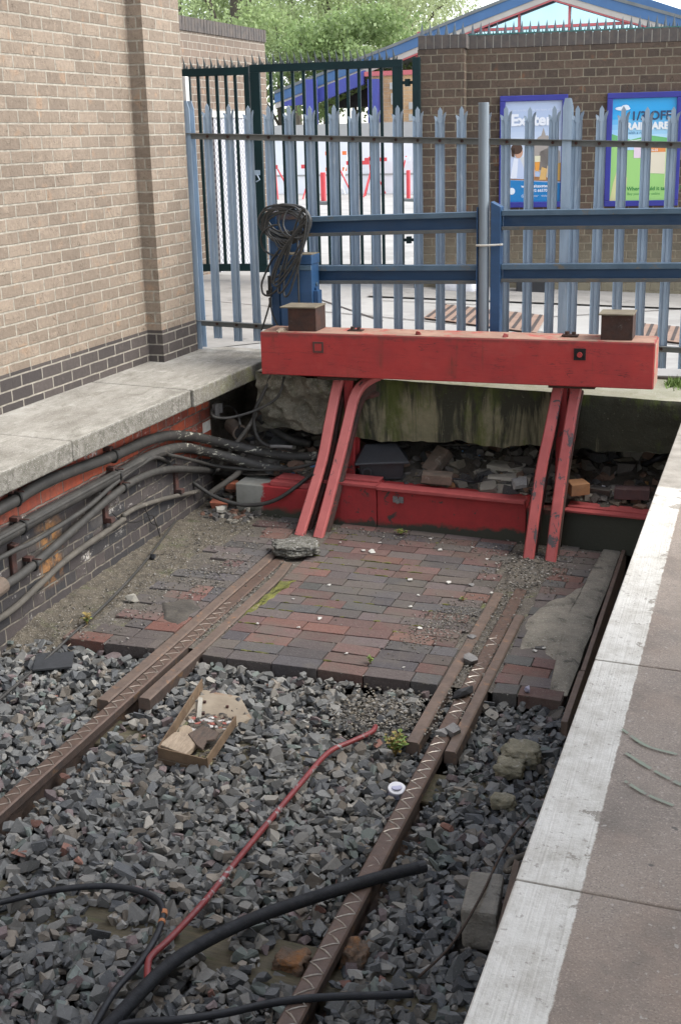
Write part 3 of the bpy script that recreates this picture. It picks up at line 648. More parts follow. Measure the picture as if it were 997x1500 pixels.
# ------------------------------------------------------------------ rails
def zig(xc, y0, y1, amp=.025, pitch=.083, skip=lambda y: False):
    m = MB(); pts = []; y = y0; s = 1; seg = []
    while y < y1:
        p = (xc+s*amp+random.gauss(0, .003), y+random.gauss(0, .004)); s = -s; y += pitch/2; pts.append(p)
    P = []; Rr = []
    for a, b in zip(pts[:-1], pts[1:]):
        h = -.0035 if skip(a[1]) else .0006
        for t in (0, .33, .67):
            P.append(Vector((a[0]+(b[0]-a[0])*t, a[1]+(b[1]-a[1])*t+(.006 if t else 0), zt(a[0]+(b[0]-a[0])*t, h+random.gauss(0, .0005))))); Rr.append(random.uniform(.0024, .0042))
    m.tube(P, Rr, 5)
    return m
def rail(xc, y0, y1, label, skip):
    r = thing('rail', label, 'rail', (xc, (y0+y1)/2, zt(xc, -.15)))
    prof = [(-.035, -.006), (-.029, 0), (.029, 0), (.035, -.006), (.035, -.04), (.009, -.05), (.009, -.13), (.06, -.145), (.06, -.152), (-.06, -.152), (-.06, -.145), (-.009, -.13), (-.009, -.05), (-.035, -.04)]
    mats = [0, 0, 0]+[1]*11
    fr = [((xc, y, zt(xc)), (1, 0, -K), (0, 0, 1)) for y in np.linspace(y0, y1, 30)]
    b = MB().sweep(prof, fr, 1, mats).build('rail_body', [MT['rail'], MT['railside']], r)
    zig(xc, 1.5, min(y1, 6.15), skip=skip).build('weld_bead', MT['bead' if xc > 0 else 'beaddull'], r)
    return r
rail(-.7525, -14, 6.92, 'left hand running rail with a zigzag weld bead on its brown head', lambda y: nz(y*1.1, 3) > .42)
rail(.7525, -14, 6.92, 'right hand running rail with a zigzag weld bead crossed by black hoses', lambda y: (5.0 < y < 5.12) or nz(y*1.4, 9) > .42 or (y > 5.75 and nz(y*3, 2) > 0))
def check(x0, x1, y0, y1, label, bend=0):
    m = MB(); n = 16; xc = (x0+x1)/2; w = (x1-x0)/2
    prof = [(-w, -.008), (-w+.006, 0), (w-.006, 0), (w, -.008), (w, -.06), (-w, -.06)]
    fr = []
    for i in range(n+1):
        t = i/n; y = y0+(y1-y0)*t; dx = bend*max(0, t-.8)**2*25
        fr.append(((xc+dx, y, zt(xc+dx, .003+.004*nz(y*2, x0))), (1, 0, -K), (0, 0, 1)))
    m.sweep(prof, fr, 0, [0, 0, 0, 1, 1, 1])
    return tag(m.build('check_rail', [MT['strip'], MT['railside']]), label, 'check rail', 'check rails set in the paving')
check(-.856, -.793, 4.78, 6.98, 'check rail against the outer side of the left running rail')
check(-.682, -.622, 4.86, 6.88, 'check rail on the inner side of the left running rail, ending by the moss', -.03)
check(.612, .672, 4.86, 6.80, 'check rail on the inner side of the right running rail, beside the weed')
check(.793, .846, 4.83, 6.50, 'check rail against the outer side of the right running rail')
# timber edging of the paving at the platform gap
for (ya, yb_, xa, xb, lab) in ((5.86, 7.88, 1.238, 1.262, 'long weathered edging board along the gap by the platform'), (5.26, 5.85, 1.232, 1.262, 'short steel edging board end standing out over the ballast by the platform')):
    m = MB(); m.box(xa, xb, ya, yb_, -.13, .012, 0, lambda x, y, z: (x+.012*nz(y*1.3, 4)+(.02*(y-5.26) if ya > 5.5 and False else 0), y, zt(x, z)+.006*nz(y*2, 1)))
    tag(m.build('edging_board', MT['strip'], bevel=.003), lab, 'edging board')
# sleepers peeping out of the ballast
sl = []
for yc, lab in ((3.36, 'old timber sleeper showing through the ballast near the red pipe'), (4.66, 'timber sleeper almost buried in ballast beside the rusty tray')):
    m = MB(); m.box(-1.25, 1.25, yc-.125, yc+.125, -.25, -.085, 0, lambda x, y, z: (x, y, zt(x, z)+.004*nz(x*7, y*30)))
    tag(m.build('timber_sleeper', MT['timber'], bevel=.012), lab, 'sleeper', 'timber sleepers'); sl.append(yc)
# ------------------------------------------------------------------ ballast
def ballast():
    Vs = []; Fs = []; Cs = []; base = 0; nf = 0; loops = []; starts = []; tots = []; cols = []
    hv = [(np.array(v), f) for v, f in HV]
    pal = [((.125, .130, .132), .40), ((.175, .175, .170), .22), ((.080, .086, .094), .17), ((.165, .148, .128), .09), ((.125, .148, .142), .06), ((.135, .108, .112), .04), ((.22, .212, .195), .04), ((.20, .105, .085), .004)]
    pal = [(tuple(c*k_ for c, k_ in zip(p, (1.17, 1.14, 1.09))), w) for p, w in pal]; pw = np.array([p[1] for p in pal]); pw /= pw.sum()
    for layer, (sp, zc, zj) in enumerate(((.048, -.112, .008), (.040, -.086, .009), (.041, -.069, .010), (.038, -.066, .010))):
        ny = int((5.62-1.2)/sp); nx = int(3.22/sp)
        for j in range(ny):
            for i in range(nx):
                x = -1.66+(i+rng.uniform(0, 1))*sp; y = 1.2+(j+rng.uniform(0, 1))*sp
                if y > pave_front(x)+(.03 if layer == 0 else -.016) and x < .9: continue
                pf_ = max(0, 1-(pave_front(x)-y)/.25)*.018 if x < .9 else 0
                if x > .9 and y > 5.50: continue
                if layer == 2 and rng.uniform() < .15: continue
                if layer == 3 and rng.uniform() < .6: continue
                k = noise.noise(Vector((x*1.3, y*1.3, 0)))
                s = .0205*(1+.30*rng.normal()); s = min(max(s, .010), .033)
                if rng.uniform() < .10: s *= .6
                if layer == 3: s *= .62
                dr = min(abs(abs(x)-.7525), 9)
                zb = zc + .014*k + pf_
                if dr < .05: continue
                if dr < .085: s *= .75
                near = any(abs(y-yc) < .125 for yc in sl)
                if near and layer > 0:
                    if abs(y-3.36) < .13 and ((-.30 < x < .68 and noise.noise(Vector((x*5, y*5, 3))) > (.16 if x < .2 else .0) and abs(y-3.36) < .085) or (.52 < x < .70)): continue
                    if abs(y-4.66) < .07 and -.68 < x < -.60: continue
                if .16 < x < .64 and 4.92 < y < 5.45 and layer > 0 and noise.noise(Vector((x*5, y*5, 6))) > -.05: continue
                if x < -1.25 and y > 5.0: zb += .03*(y-5.0)
                if x > 1.3: zb -= .01
                if 3.60 < y < 3.92 and 1.10 < x < 1.31 : continue
                v, f = hv[rng.integers(len(hv))]
                a, b_, c = rng.uniform(0, 6.28), rng.normal(0, .55), rng.normal(0, .45)
                Rm = np.array((Matrix.Rotation(a, 3, 'Z') @ Matrix.Rotation(b_, 3, 'X') @ Matrix.Rotation(c, 3, 'Y')))
                sc = s*np.array([1.15*rng.uniform(.8, 1.3), .85*rng.uniform(.8, 1.2), .62*rng.uniform(.75, 1.3)])
                P = (v*sc) @ Rm.T + np.array([x, y, zt(x, zb)+rng.normal(0, zj)])
                Vs.append(P); n0 = base; base += len(v)
                col = np.array(pal[rng.choice(len(pal), p=pw)][0])*rng.uniform(.70, 1.3)
                if x > .95: col = col*.82*np.array([.96, .99, 1.05])  # painted shade: stones by the right platform darkened and turned bluer
                for q in f:
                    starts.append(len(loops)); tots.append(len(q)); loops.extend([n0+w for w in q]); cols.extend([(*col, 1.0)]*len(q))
    Vn = np.concatenate(Vs); me = bpy.data.meshes.new('ballast'); me.vertices.add(len(Vn)); me.vertices.foreach_set('co', Vn.ravel())
    me.loops.add(len(loops)); me.loops.foreach_set('vertex_index', loops); me.polygons.add(len(starts)); me.polygons.foreach_set('loop_start', starts); me.polygons.foreach_set('loop_total', tots)
    me.update(calc_edges=True); ca = me.color_attributes.new('Col', 'FLOAT_COLOR', 'CORNER'); ca.data.foreach_set('color', np.array(cols, dtype=np.float32).ravel())
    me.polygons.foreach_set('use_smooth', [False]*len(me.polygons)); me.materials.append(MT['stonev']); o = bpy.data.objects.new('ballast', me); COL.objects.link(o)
    tag(o, 'grey angular track ballast between and beside the rails', 'ballast', kind='stuff')
ballast()
# small chips on the paving, in the slots and along the gutter
mb = MB(); random.seed(11)
def chip(x, y, z, s):
    c = random.choice([(.22, .205, .18), (.15, .138, .118), (.30, .285, .26), (.10, .095, .088), (.18, .155, .118), (.12, .11, .095)])
    mb.rock((x, y, zt(x, z)+s*.25), (s, s*.8, s*.5), None, 0, mul(c, random.uniform(.7, 1.1)))
for _ in range(900): chip(random.uniform(-1.6, -1.15)+random.uniform(0, .2), random.uniform(5.35, 7.75), .006, random.uniform(.002, .007))
for _ in range(420): chip(random.uniform(-.70, -.61) if random.random() < .3 else random.uniform(-.74, -.68), random.uniform(5.6, 6.9), -.004, random.uniform(.002, .006))
for _ in range(900): chip(random.uniform(.66, .80), random.uniform(4.95, 7.3), -.004, random.uniform(.0025, .007))
for _ in range(700): chip(random.gauss(.74, .13), random.gauss(7.3, .22), .008, random.uniform(.0025, .008))
for _ in range(1300):
    q = random.gauss(0, 1); chip(.47+.10*q, 6.28+.20*q*.4+random.gauss(0, .17), .002, random.uniform(.0018, .0055))
for _ in range(500): chip(random.gauss(-1.02, .09), random.gauss(6.5, .35), .003, random.uniform(.002, .007))
for _ in range(700):
    r_ = int(random.uniform(0, 20)); x_ = random.uniform(-1.0, 1.15); chip(x_, pave_front(x_)+r_*.1175+random.gauss(0, .004), -.003, random.uniform(.0015, .004))
for _ in range(300):
    x_ = random.uniform(.15, .66); chip(x_, 5.3-abs(random.gauss(0, .18)), -.062, random.uniform(.003, .012))
for _ in range(900): chip(random.gauss(.42, .13), random.gauss(5.17, .16), -.046, random.uniform(.003, .009))
for _ in range(420): chip(random.uniform(-1.1, 1.1), 7.68-abs(random.gauss(0, .12)), .003, random.uniform(.002, .007))
for _ in range(160): chip(random.uniform(-1.0, 1.1), random.uniform(5.5, 7.6), .002, random.uniform(.002, .005))
for _ in range(26):
    x_ = random.uniform(-.5, 1.05); y_ = random.choice([random.uniform(7.2, 7.66), random.uniform(5.6, 7.6)]); s_ = random.uniform(.006, .02); mb.rock((x_, y_, zt(x_, .006)), (s_*1.4, s_, .003), None, 0, (.5, .49, .46), tilt=.1)
o = mb.build('stone_chips', MT['gritv']); tag(o, 'fine pale stone chips scattered over the paving and slots', 'grit', kind='stuff')
# ================================================================== BUFFER STOP
random.seed(21)
bs = thing('buffer_stop', 'red painted buffer stop of a heavy beam carried on two pairs of bent rails', 'buffer stop', (.1, 7.9, 0))
mb = MB(); mb.box(-1.168, 1.384, 7.80, 8.08, 0, 1, 0, lambda x, y, z: (x, y, 1.009-.0047*x+.283*z))
beam = mb.build('beam', MT['beam'], bs, bevel=.006)
mb = MB(); mb.box(-1.162, 1.378, 7.806, 8.074, 0, 1, 0, lambda x, y, z: (x, y, 1.2925-.0047*x+.0025*z+.0015*nz(x*9, y*9)))
mb.build('beam_top', MT['beamtop'], beam)
mb = MB(); mb.box(1.3845, 1.387, 7.806, 8.074, 1.006, 1.282); mb.build('end_grain', MT['beamtop'], beam)
for (xc, zc, nm) in ((-.762, 1.207, 0), (.937, 1.208, 1)):
    m = MB(); w = .036; y = 7.797
    for (a, b, c, d) in ((-w, w, w-.012, w), (-w, w, -w, -w+.012), (-w, -w+.012, -w+.012, w-.012), (w-.012, w, -w+.012, w-.012)):
        m.box(xc+a, xc+b, y-.004, y+.004, zc+c, zc+d, 0)
    if nm: m.box(xc-.024, xc+.024, y-.001, y+.003, zc-.024, zc+.024, 0); m.tube([(xc, y-.014, zc-.002), (xc, y+.004, zc-.002)], .017, 8, 1)
    else: m.box(xc-.024, xc+.024, y-.002, y+.003, zc-.024, zc+.024, 1)
    m.build('bolt_plate', [MT['black'] if nm else MT['strutside'], MT['beam']], beam)
PR = [(-.034, -.010), (-.026, 0), (.026, 0), (.034, -.010), (.034, -.036), (.009, -.048), (.009, -.105), (.032, -.115), (.032, -.14), (-.032, -.14), (-.032, -.115), (-.009, -.105), (-.009, -.048), (-.034, -.036)]
def strut(x0, x1, x2, mat, label=None, curl=.0, bend=False):
    path = crv([(x0, 7.435, zt(x0, -.01)), (x0*.5+x1*.5, 7.575, .25), (x1, 7.70, .48), (x2*.6+x1*.4, 7.79, .70), (x2, 7.865, .86), (x2+.02+curl*.3, 7.925, .945), (x2+.045+curl*.7, 8.00, .982), (x2+.07+curl, 8.10, .988)], 5)
    if not bend: path = crv([(x0, 7.435, zt(x0, -.01)), (x0*.5+x1*.5, 7.575, .25), (x1, 7.70, .48), (x2*.6+x1*.4, 7.79, .70), (x2, 7.865, .86), (x2+.008, 7.91, .94), (x2+.014, 7.945, .998)], 5)
    fr = []
    for i, p in enumerate(path):
        t = (path[min(i+1, len(path)-1)]-path[max(i-1, 0)]).normalized(); s = Vector((1, 0, 0)); s = (s-t*s.dot(t)).normalized(); n = s.cross(t).normalized()
        if n.y > 0 and n.z < 0.2: n = -n
        if i and n.dot(fr[-1][2]) < 0: n = -n
        fr.append((p, s, n))
    o = MB().sweep(PR, fr, 0, [0, 0, 0, 0]+[1]*9+[0]).build('strut', [mat, MT['strutside']], bs)
    if label: o['label'] = label
strut(-.812, -.728, -.688, MT['strut']); strut(-.682, -.614, -.553, MT['strut'], None, .05, True)
strut(.700, .727, .776, MT['strutdark'], 'red strut with dark chipped paint', 0); strut(.838, .858, .890, MT['strutdark'], 'red strut with dark chipped paint', .0)
for xc in (-.612, .812):
    m = MB(); m.box(xc-.032, xc+.032, 7.955, 7.985, .10, 1.004); m.box(xc-.008, xc+.008, 7.985, 8.06, .10, 1.0); m.box(xc-.036, xc+.036, 8.06, 8.085, .1, 1.0)
    m.build('upright', [MT['sred']], bs, bevel=.004)
for (a, b) in ((-.79, -.52), (.74, 1.03)):
    m = MB(); m.box(a, b, 7.84, 8.06, .984, 1.004); m.build('seat_plate', MT['rust'], bs, bevel=.003)
# rusted steel seats on top of the beam
for (a, b, o_) in ((-1.02, -.795, -.05), (1.022, 1.243, -.016)):
    m = MB(); zb = 1.296-.0047*a
    m.box(a+.03, b, 7.862, 7.874, zb, zb+.150, 0); m.box(b-.014, b, 7.874, 8.06, zb, zb+.150, 0); m.box(a+.03, a+.042, 7.874, 8.06, zb, zb+.150, 0)
    br = m.build('bracket', MT['rust'], bs, bevel=.002)
    m = MB(); m.box(a+o_+.05-.02, b+.004, 7.845, 8.065, zb+.151, zb+.160); m.build('cap_plate', MT['olive'], br, bevel=.002)
for (x, y, s) in ((-.55, 7.95, 1), (.855, 7.95, 1)):
    m = MB(); m.box(x-.05, x+.05, y-.03, y+.03, 1.296, 1.305); m.tube([(x-.02, y, 1.30), (x-.02, y, 1.325)], .016, 6); m.tube([(x+.022, y, 1.30), (x+.022, y, 1.322)], .014, 6)
    m.build('bolt_head', MT['rust'], bs)
# chips of wood and paint lying on the beam
for (x, y, mt, lab) in ((-1.03, 7.84, 'wood', 'pale splinter lying on the left end of the red beam'), (-.10, 7.86, 'beam', 'flake of red paint on top of the beam near its middle'), (.46, 7.86, 'beam', 'flake of red paint on top of the beam right of the round post')):
    m = MB(); m.rock((x, y, 1.302-.0047*x), (.04, .02, .012) if mt == 'wood' else (.018, .014, .014), 5); tag(m.build('paint_flake' if mt == 'beam' else 'wood_chip', MT[mt]), lab, 'chip')
# ground sleeper carrying it
gs = thing('ground_sleeper', 'low red painted sleeper lying across the track at the foot of the struts', 'sleeper', (0, 7.9, 0))
def seg(x0, x1, y0, z0, z1, mat, dep=.22, name='sleeper_body'):
    m = MB(); m.box(x0, x1, y0, y0+dep, z0, z1, 0, lambda x, y, z: (x, y+.012*x, zt(x, z)), ); return m.build(name, mat, gs, bevel=.006)
e = seg(-1.375, -.812, 7.762, -.03, .205, MT['send'], .24, 'concrete_end'); e['label'] = 'grey concrete end half painted red'
seg(-.81, -.372, 7.762, -.03, .270, MT['sred']); seg(-.368, .622, 7.768, -.03, .262, MT['sred'])
d = seg(.625, 1.43, 7.80, -.03, .228, MT['sdark']); d['label'] = 'grimy dark length with traces of red'
def flange(x0, x1, y0, z, dep, h=.012, back=.0):
    m = MB(); m.box(x0, x1, y0, y0+dep, z, z+h, 0, lambda x, y, zz: (x, y+.012*x, zt(x, zz))); m.build('flange', MT['flange'], gs, bevel=.002)
flange(-.815, -.366, 7.738, .272, .14, .020); flange(-.815, -.366, 7.80, .294, .12, .012); flange(-.364, .62, 7.735, .264, .12, .022)
flange(-1.13, -.82, 7.79, .207, .16, .03); flange(-1.10, -.82, 7.85, .239, .12, .014)
flange(.87, 1.41, 7.775, .230, .07, .014); flange(.88, 1.41, 7.85, .240, .12, .012)
m = MB(); m.box(-.215, -.185, 7.752, 7.766, .185, .225, 0, lambda x, y, z: (x, y, zt(x, z))); m.box(-.255, -.225, 7.752, 7.766, .185, .225, 0, lambda x, y, z: (x, y, zt(x, z))); m.tube([(-.22, 7.74, .205), (-.22, 7.768, .205)], .016, 7)
m.build('clip', MT['stone'], gs)
# ================================================================== LOOSE THINGS
def rk(u, v, z, size, mat, name, label, cat, seed=None, rz=None, group=None, tilt=.3, box=False, rot=None, jit=.004, lift=.4):
    p = gz(u, v, z) if z < .235 else gr(u, v); m = MB()
    if box: m.obox((p.x, p.y, p.z+size[2]*lift), size, rz or 0, *(rot or (0, 0)), jit=jit)
    else: m.rock((p.x, p.y, p.z+size[2]*lift), size, seed, rz=rz, tilt=tilt)
    o = m.build(name, MT[mat], bevel=.004 if box else .003, smooth=False); return tag(o, label, cat, group)
def gr(u, v):
    z = .3
    for _ in range(12): p = gz(u, v, z); z = rubz(p.x, min(8.75, max(7.9, p.y)))+K*p.x
    return gz(u, v, z)
def lump(c, size, mat, name, label, cat, rough=.12, seed=0, res=5, rz=0, zmin=None):
    bm = bmesh.new(); bmesh.ops.create_icosphere(bm, subdivisions=res, radius=1); R = Matrix.Rotation(rz, 3, 'Z')
    for v in bm.verts:
        d = v.co.copy(); mm = max(abs(d.x), abs(d.y), abs(d.z)); d = d*.42+d/mm*.58*.82
        k = 1+rough*noise.noise(d*1.7+Vector((seed, 0, 0)))+rough*.5*noise.noise(d*4.5+Vector((0, seed, 0)))+rough*.3*noise.noise(d*12)
        d = R @ Vector((d.x*k*size[0], d.y*k*size[1], d.z*k*size[2])); v.co = d+Vector(c)
    V = [tuple(v.co) for v in bm.verts]; Fc = [[v.index for v in f.verts] for f in bm.faces]; bm.free()
    return tag(MB().add(V, Fc).build(name, MT[mat], smooth=True), label, cat)
lump((-.69, 7.04, zt(-.69, .045)), (.165, .12, .042), 'pebbly', 'concrete_lump', 'grey lichened concrete lump on the paving at the foot of the left struts', 'concrete lump', .25, 3, 5, .35)
rk(640, 690, .29, (.115, .20, .07), 'oldbrick', 'loose_brick', 'dirty brick standing tilted on the rubble right of the black box', 'brick', rz=-.55, box=True, rot=(.75, .15), lift=1.0)
rk(640, 705, .275, (.20, .10, .06), 'oldbrick', 'loose_brick', 'dirty orange brick lying just right of the black box behind the red sleeper', 'brick', rz=.1, box=True, rot=(.08, .05))
rk(632, 703, .275, (.09, .07, .05), 'redbrick', 'brick_piece', 'small red brick piece leaning by the tilted brick', 'brick', rz=.3, box=True, jit=.008)
rk(700, 672, .30, (.10, .05, .035), 'oldbrick', 'loose_brick', 'brown brick lying behind the rusty pipe', 'brick', rz=-.2, box=True, rot=(.2, .1), jit=.006)
rk(776, 665, .34, (.11, .09, .07), 'maroon', 'loose_brick', 'dark square brick against the left right-hand strut', 'brick', rz=.1, box=True, jit=.004)
rk(741, 690, .29, (.24, .13, .055), 'conc', 'broken_slab', 'broad pale slab lying left of the right struts', 'slab', rz=-.25, box=True, rot=(.12, .08), jit=.012)
rk(735, 706, .27, (.19, .10, .05), 'conc', 'broken_slab', 'smaller concrete slab just behind the red flange', 'slab', rz=.05, box=True, rot=(.05, -.05), jit=.01)
rk(652, 688, .30, (.15, .10, .02), 'conc', 'slate_piece', 'flat grey slate piece between the tilted brick and rusty pipe', 'slate', rz=.2, box=True, rot=(.15, 0), jit=.008)
rk(845, 720, .245, (.12, .13, .075), 'orange', 'loose_brick', 'orange brown half brick right of the right struts', 'brick', rz=.45, box=True, jit=.006)
rk(840, 697, .27, (.13, .15, .03), 'wood', 'wood_piece', 'pale flat piece of wood behind the orange half brick', 'wood', rz=.5, box=True, rot=(.1, .15), jit=.008)
rk(925, 728, .235, (.22, .11, .07), 'maroon', 'loose_brick', 'dark red brick on the flange beside the right platform', 'brick', rz=.05, box=True, jit=.004)
rk(700, 655, .33, (.055, .04, .035), 'stone', 'stone', 'small grey stone behind the tilted brick', 'stone', 3)
rk(672, 665, .30, (.05, .04, .05), 'orange', 'stone', 'reddish stone left of the tilted brick behind the black box', 'stone', 8)
rk(608, 668, .31, (.06, .05, .06), 'orange', 'stone', 'brown stone just behind the black box', 'stone', 12)
rk(760, 710, .262, (.05, .05, .03), 'stone', 'stone', 'grey stone by the foot of the left of the right hand struts', 'stone', 5)
rk(655, 712, .27, (.05, .03, .03), 'orange', 'stone', 'orange stone fragment on the red flange middle', 'stone', 17)
for k, (u, v, s, sd) in enumerate(((872, 685, .095, 4), (912, 705, .075, 9), (832, 655, .05, 20))):
    p = gr(u, v); lump((p.x, p.y, p.z+s*.3), (s*1.3, s*.8, s*.75), 'lichen', 'concrete_lump', ('crumbled pale concrete lump under the end wall right of the struts', 'pitted concrete lump beside the black cable near the right platform', 'small concrete lump behind the right struts')[k], 'concrete lump', .35, sd, 4)
rk(383, 634, .33, (.07, .05, .05), 'orange', 'stone', 'yellowish stone under the rough concrete mass', 'stone', 2)
rk(425, 640, .32, (.20, .09, .055), 'oldbrick', 'loose_brick', 'dirty brick lying under the rough concrete mass', 'brick', rz=.1, box=True, rot=(.1, .1), jit=.008)
rk(340, 715, .14, (.085, .06, .06), 'redbrick', 'brick_piece', 'red brick fragment beside the grey sleeper end', 'brick', rz=.6, box=True, rot=(.4, .3), jit=.012)
rk(322, 738, .04, (.11, .10, .035), 'redbrick', 'brick_piece', 'flat red brick flake below the sleeper end', 'brick', rz=.3, box=True, rot=(.3, .1), jit=.014)
rk(360, 690, .22, (.06, .05, .05), 'stone', 'stone', 'grey stone tucked behind the grey sleeper end', 'stone', 14)
rk(325, 749, .02, (.045, .03, .03), 'conc', 'stone', 'pale pointed stone on the grit left of the sleeper end', 'stone', 6)
rk(362, 748, .02, (.03, .02, .02), 'conc', 'stone', 'small pale stone below the sleeper end', 'stone', 9)
for k in range(70):    # uncounted small rubble
    pass
mb = MB(); random.seed(5)
for _ in range(900):
    x = random.uniform(-1.55, 1.6); y = random.uniform(7.97, 8.7); s = random.uniform(.006, .028) if random.random() < .8 else random.uniform(.03, .06)
    c = random.choice([(.15, .14, .125), (.17, .11, .08), (.11, .10, .09), (.26, .24, .2), (.16, .14, .105), (.07, .07, .07), (.09, .08, .07)])
    if random.random() < .05: c = random.choice([(.10, .22, .40), (.5, .5, .5), (.35, .2, .08)]); s *= .6
    mb.rock((x, y, rubz(x, y)+s*.3), (s*1.3, s, s*.7), None, 0, c)
for _ in range(130):
    x = random.uniform(-1.6, -1.2); y = random.uniform(7.5, 8.1); s = random.uniform(.008, .03)
    mb.rock((x, y, zt(x, .0)+max(0, y-7.75)*.5+s*.3), (s*1.3, s, s*.7), None, 0, random.choice([(.12, .11, .10), (.18, .10, .07), (.09, .085, .08), (.26, .24, .2)]))
tag(mb.build('small_rubble', MT['gritv']), 'dark litter of small rubble under the end wall', 'rubble', kind='stuff')
# black plastic box
bx = thing('bait_box', 'black plastic box with a ridged sloping lid on the rubble behind the red sleeper', 'box', (-.44, 8.06, .26))
def bxf(x, y, z):
    R = Matrix.Rotation(.28, 3, 'Z'); q = R @ Vector((x, y, 0)); return (-.43+q.x*1.2, 8.08+q.y, .275+z*1.25+.04*x)
mb = MB(); mb.box(-.13, .13, -.10, .10, 0, .095, 0, lambda x, y, z: bxf(x*(.92 if z == 0 else 1), y*(.92 if z == 0 else 1), z)); mb.build('body', MT['plastic'], bx, bevel=.006)
mb = MB(); V = [(-.155, -.125, .092), (.155, -.125, .092), (.155, .125, .092), (-.155, .125, .092), (-.155, -.125, .104), (.155, -.125, .104), (.155, .125, .104), (-.155, .125, .104), (-.09, .0, .185), (.09, .0, .185), (.09, .03, .185), (-.09, .03, .185)]
mb.add([bxf(*v) for v in V], [(3, 2, 1, 0), (0, 1, 5, 4), (1, 2, 6, 5), (2, 3, 7, 6), (3, 0, 4, 7), (4, 5, 9, 8), (5, 6, 10, 9), (6, 7, 11, 10), (7, 4, 8, 11), (8, 9, 10, 11)]); mb.build('lid', MT['plastic'], bx, bevel=.005)
mb = MB(); c0 = Vector(bxf(-.085, -.101, .048)); c1 = Vector(bxf(-.085, -.112, .048)); mb.tube([c0, c1], .034, 14); mb.build('entry_rim', MT['plastic'], bx)
mb = MB(); c0 = Vector(bxf(-.085, -.110, .048)); c1 = Vector(bxf(-.085, -.1145, .048)); mb.tube([c0, c1], .024, 14); mb.build('entry_shade_disc', MT['black'], bx)  # black disc painted as the shaded inside of the entry
# rusty pipe, plank and wires in the rubble
mb = MB(); a, b = gr(668, 680)+Vector((0, 0, .03)), gr(722, 677)+Vector((0, 0, .03)); mb.tube([a, b], .022, 12); tag(mb.build('rusty_pipe', MT['rust']), 'short rusty pipe lying across the rubble in the middle', 'pipe')
mb = MB(); mb.tube(crv([py(640, 653, 8.35), py(690, 651, 8.35), py(725, 650, 8.35), py(742, 657, 8.32), py(747, 668, 8.28)], 6), .0055, 6); tag(mb.build('bent_rod', MT['conduit']), 'thin bent grey rod against the foot of the end wall', 'rod')
def cab(name, pts, r, mat, label, cat='cable', group=None, n=6, seg_=10, smooth=True):
    m = MB(); m.tube(crv(pts, n), r, seg_); return tag(m.build(name, MT[mat], smooth=smooth), label, cat, group)
cab('cable', [q_+Vector((0, 0, .03)) for q_ in (gr(705, 708), gr(712, 695), gr(735, 685), gr(765, 678), gr(785, 672))], .006, 'cableblk', 'thin black cable curling over the pale slabs left of the right struts')
cab('cable', [q_+Vector((0, 0, .02)) for q_ in (gr(645, 705), gr(668, 706), gr(690, 710), gr(705, 709))], .006, 'cableblk', 'short thin black cable along the red flange')
cab('cable', [q_+Vector((0, 0, .02)) for q_ in (gr(868, 652), gr(858, 668), gr(872, 688), gr(905, 694), gr(930, 688))]+[py(955, 675, 8.2), py(985, 659, 8.25)], .016, 'cableblk', 'black cable looping through the rubble beside the right platform')
# pot shard and stones at the foot of the right strut
mb = MB(); p = gz(830, 782, .01)
mb.grid(lambda u, v: (p.x-.045+.09*u, p.y+.035*math.cos(3.1*v)*1, p.z-.004+.05*math.sin(3.1*v)*(1-.25*u)), 8, 8); mb.grid(lambda u, v: (p.x-.045+.09*u, p.y+.030*math.cos(3.1*v)*1, p.z-.009+.05*math.sin(3.1*v)*(1-.25*u)), 8, 8)
tag(mb.build('pot_shard', MT['terracotta'], smooth=True), 'orange clay pipe shard on the paving by the right struts', 'shard')
rk(893, 792, .01, (.05, .04, .035), 'stone', 'stone', 'rounded grey stone on the paving edge below the grimy sleeper', 'stone', 7)
rk(913, 795, .01, (.06, .05, .03), 'sheet', 'stone', 'bluish dark stone at the gap by the right platform', 'stone', 15)
rk(822, 790, .01, (.055, .035, .03), 'conc', 'stone', 'pale flat stone beside the clay shard', 'stone', 11)
for k, (u, v, s) in enumerate(((676, 1018, .055), (690, 968, .042), (690, 934, .022), (690, 858, .018), (664, 1072, .038), (648, 1074, .032))):
    rk(u, v, .005, (s, s*.75, s*.45), 'stone' if k else 'sheet', 'stone', ('flat dark stone lying between the check rails on the right rail', 'jagged dark stone in the right rail slot', 'small dark stone on the right inner check rail', 'tiny dark stone high on the right paving', 'grey stone on the right running rail head', 'grey stone beside the end of the inner check rail')[k], 'stone', 3*k+1)
rk(772, 1013, .0, (.016, .014, .02), 'jarside', 'pebble', 'small lilac white pebble where paving meets ballast on the right', 'pebble', 6)
rk(192, 878, .005, (.03, .026, .022), 'conc', 'stone', 'round whitish stone on the left paving bricks', 'stone', 16)
rk(223, 818, .01, (.022, .018, .02), 'sheet', 'stone', 'small dark cube of stone under the thin cable', 'stone', 22)
for k, (u, v, s) in enumerate(((765, 1113, .085), (745, 1132, .065), (737, 1180, .05))):
    p = gz(u, v, -.05); lump((p.x, p.y, p.z+s*.3), (s*1.05, s*.85, s*.6), 'lichen', 'concrete_lump', ('largest greenish lump of concrete on the ballast near the right platform', 'greenish concrete lump touching the larger lump in the ballast', 'flat buff concrete lump on the ballast right of the rail')[k], 'concrete lump', .28, k+31, 4)
p = gz(434, 1416, -.09); lump((p.x-.01, p.y, p.z+.012), (.062, .055, .04), 'ruststone', 'stone', 'rusty orange stone against the right rail at the bottom', 'stone', .4, 10, 4)
p = gz(522, 1405, -.08); lump((p.x+.0, p.y, p.z+.005), (.045, .075, .055), 'ruststone', 'stone', 'brown rock standing beside the right rail near the bottom', 'stone', .4, 19, 4)
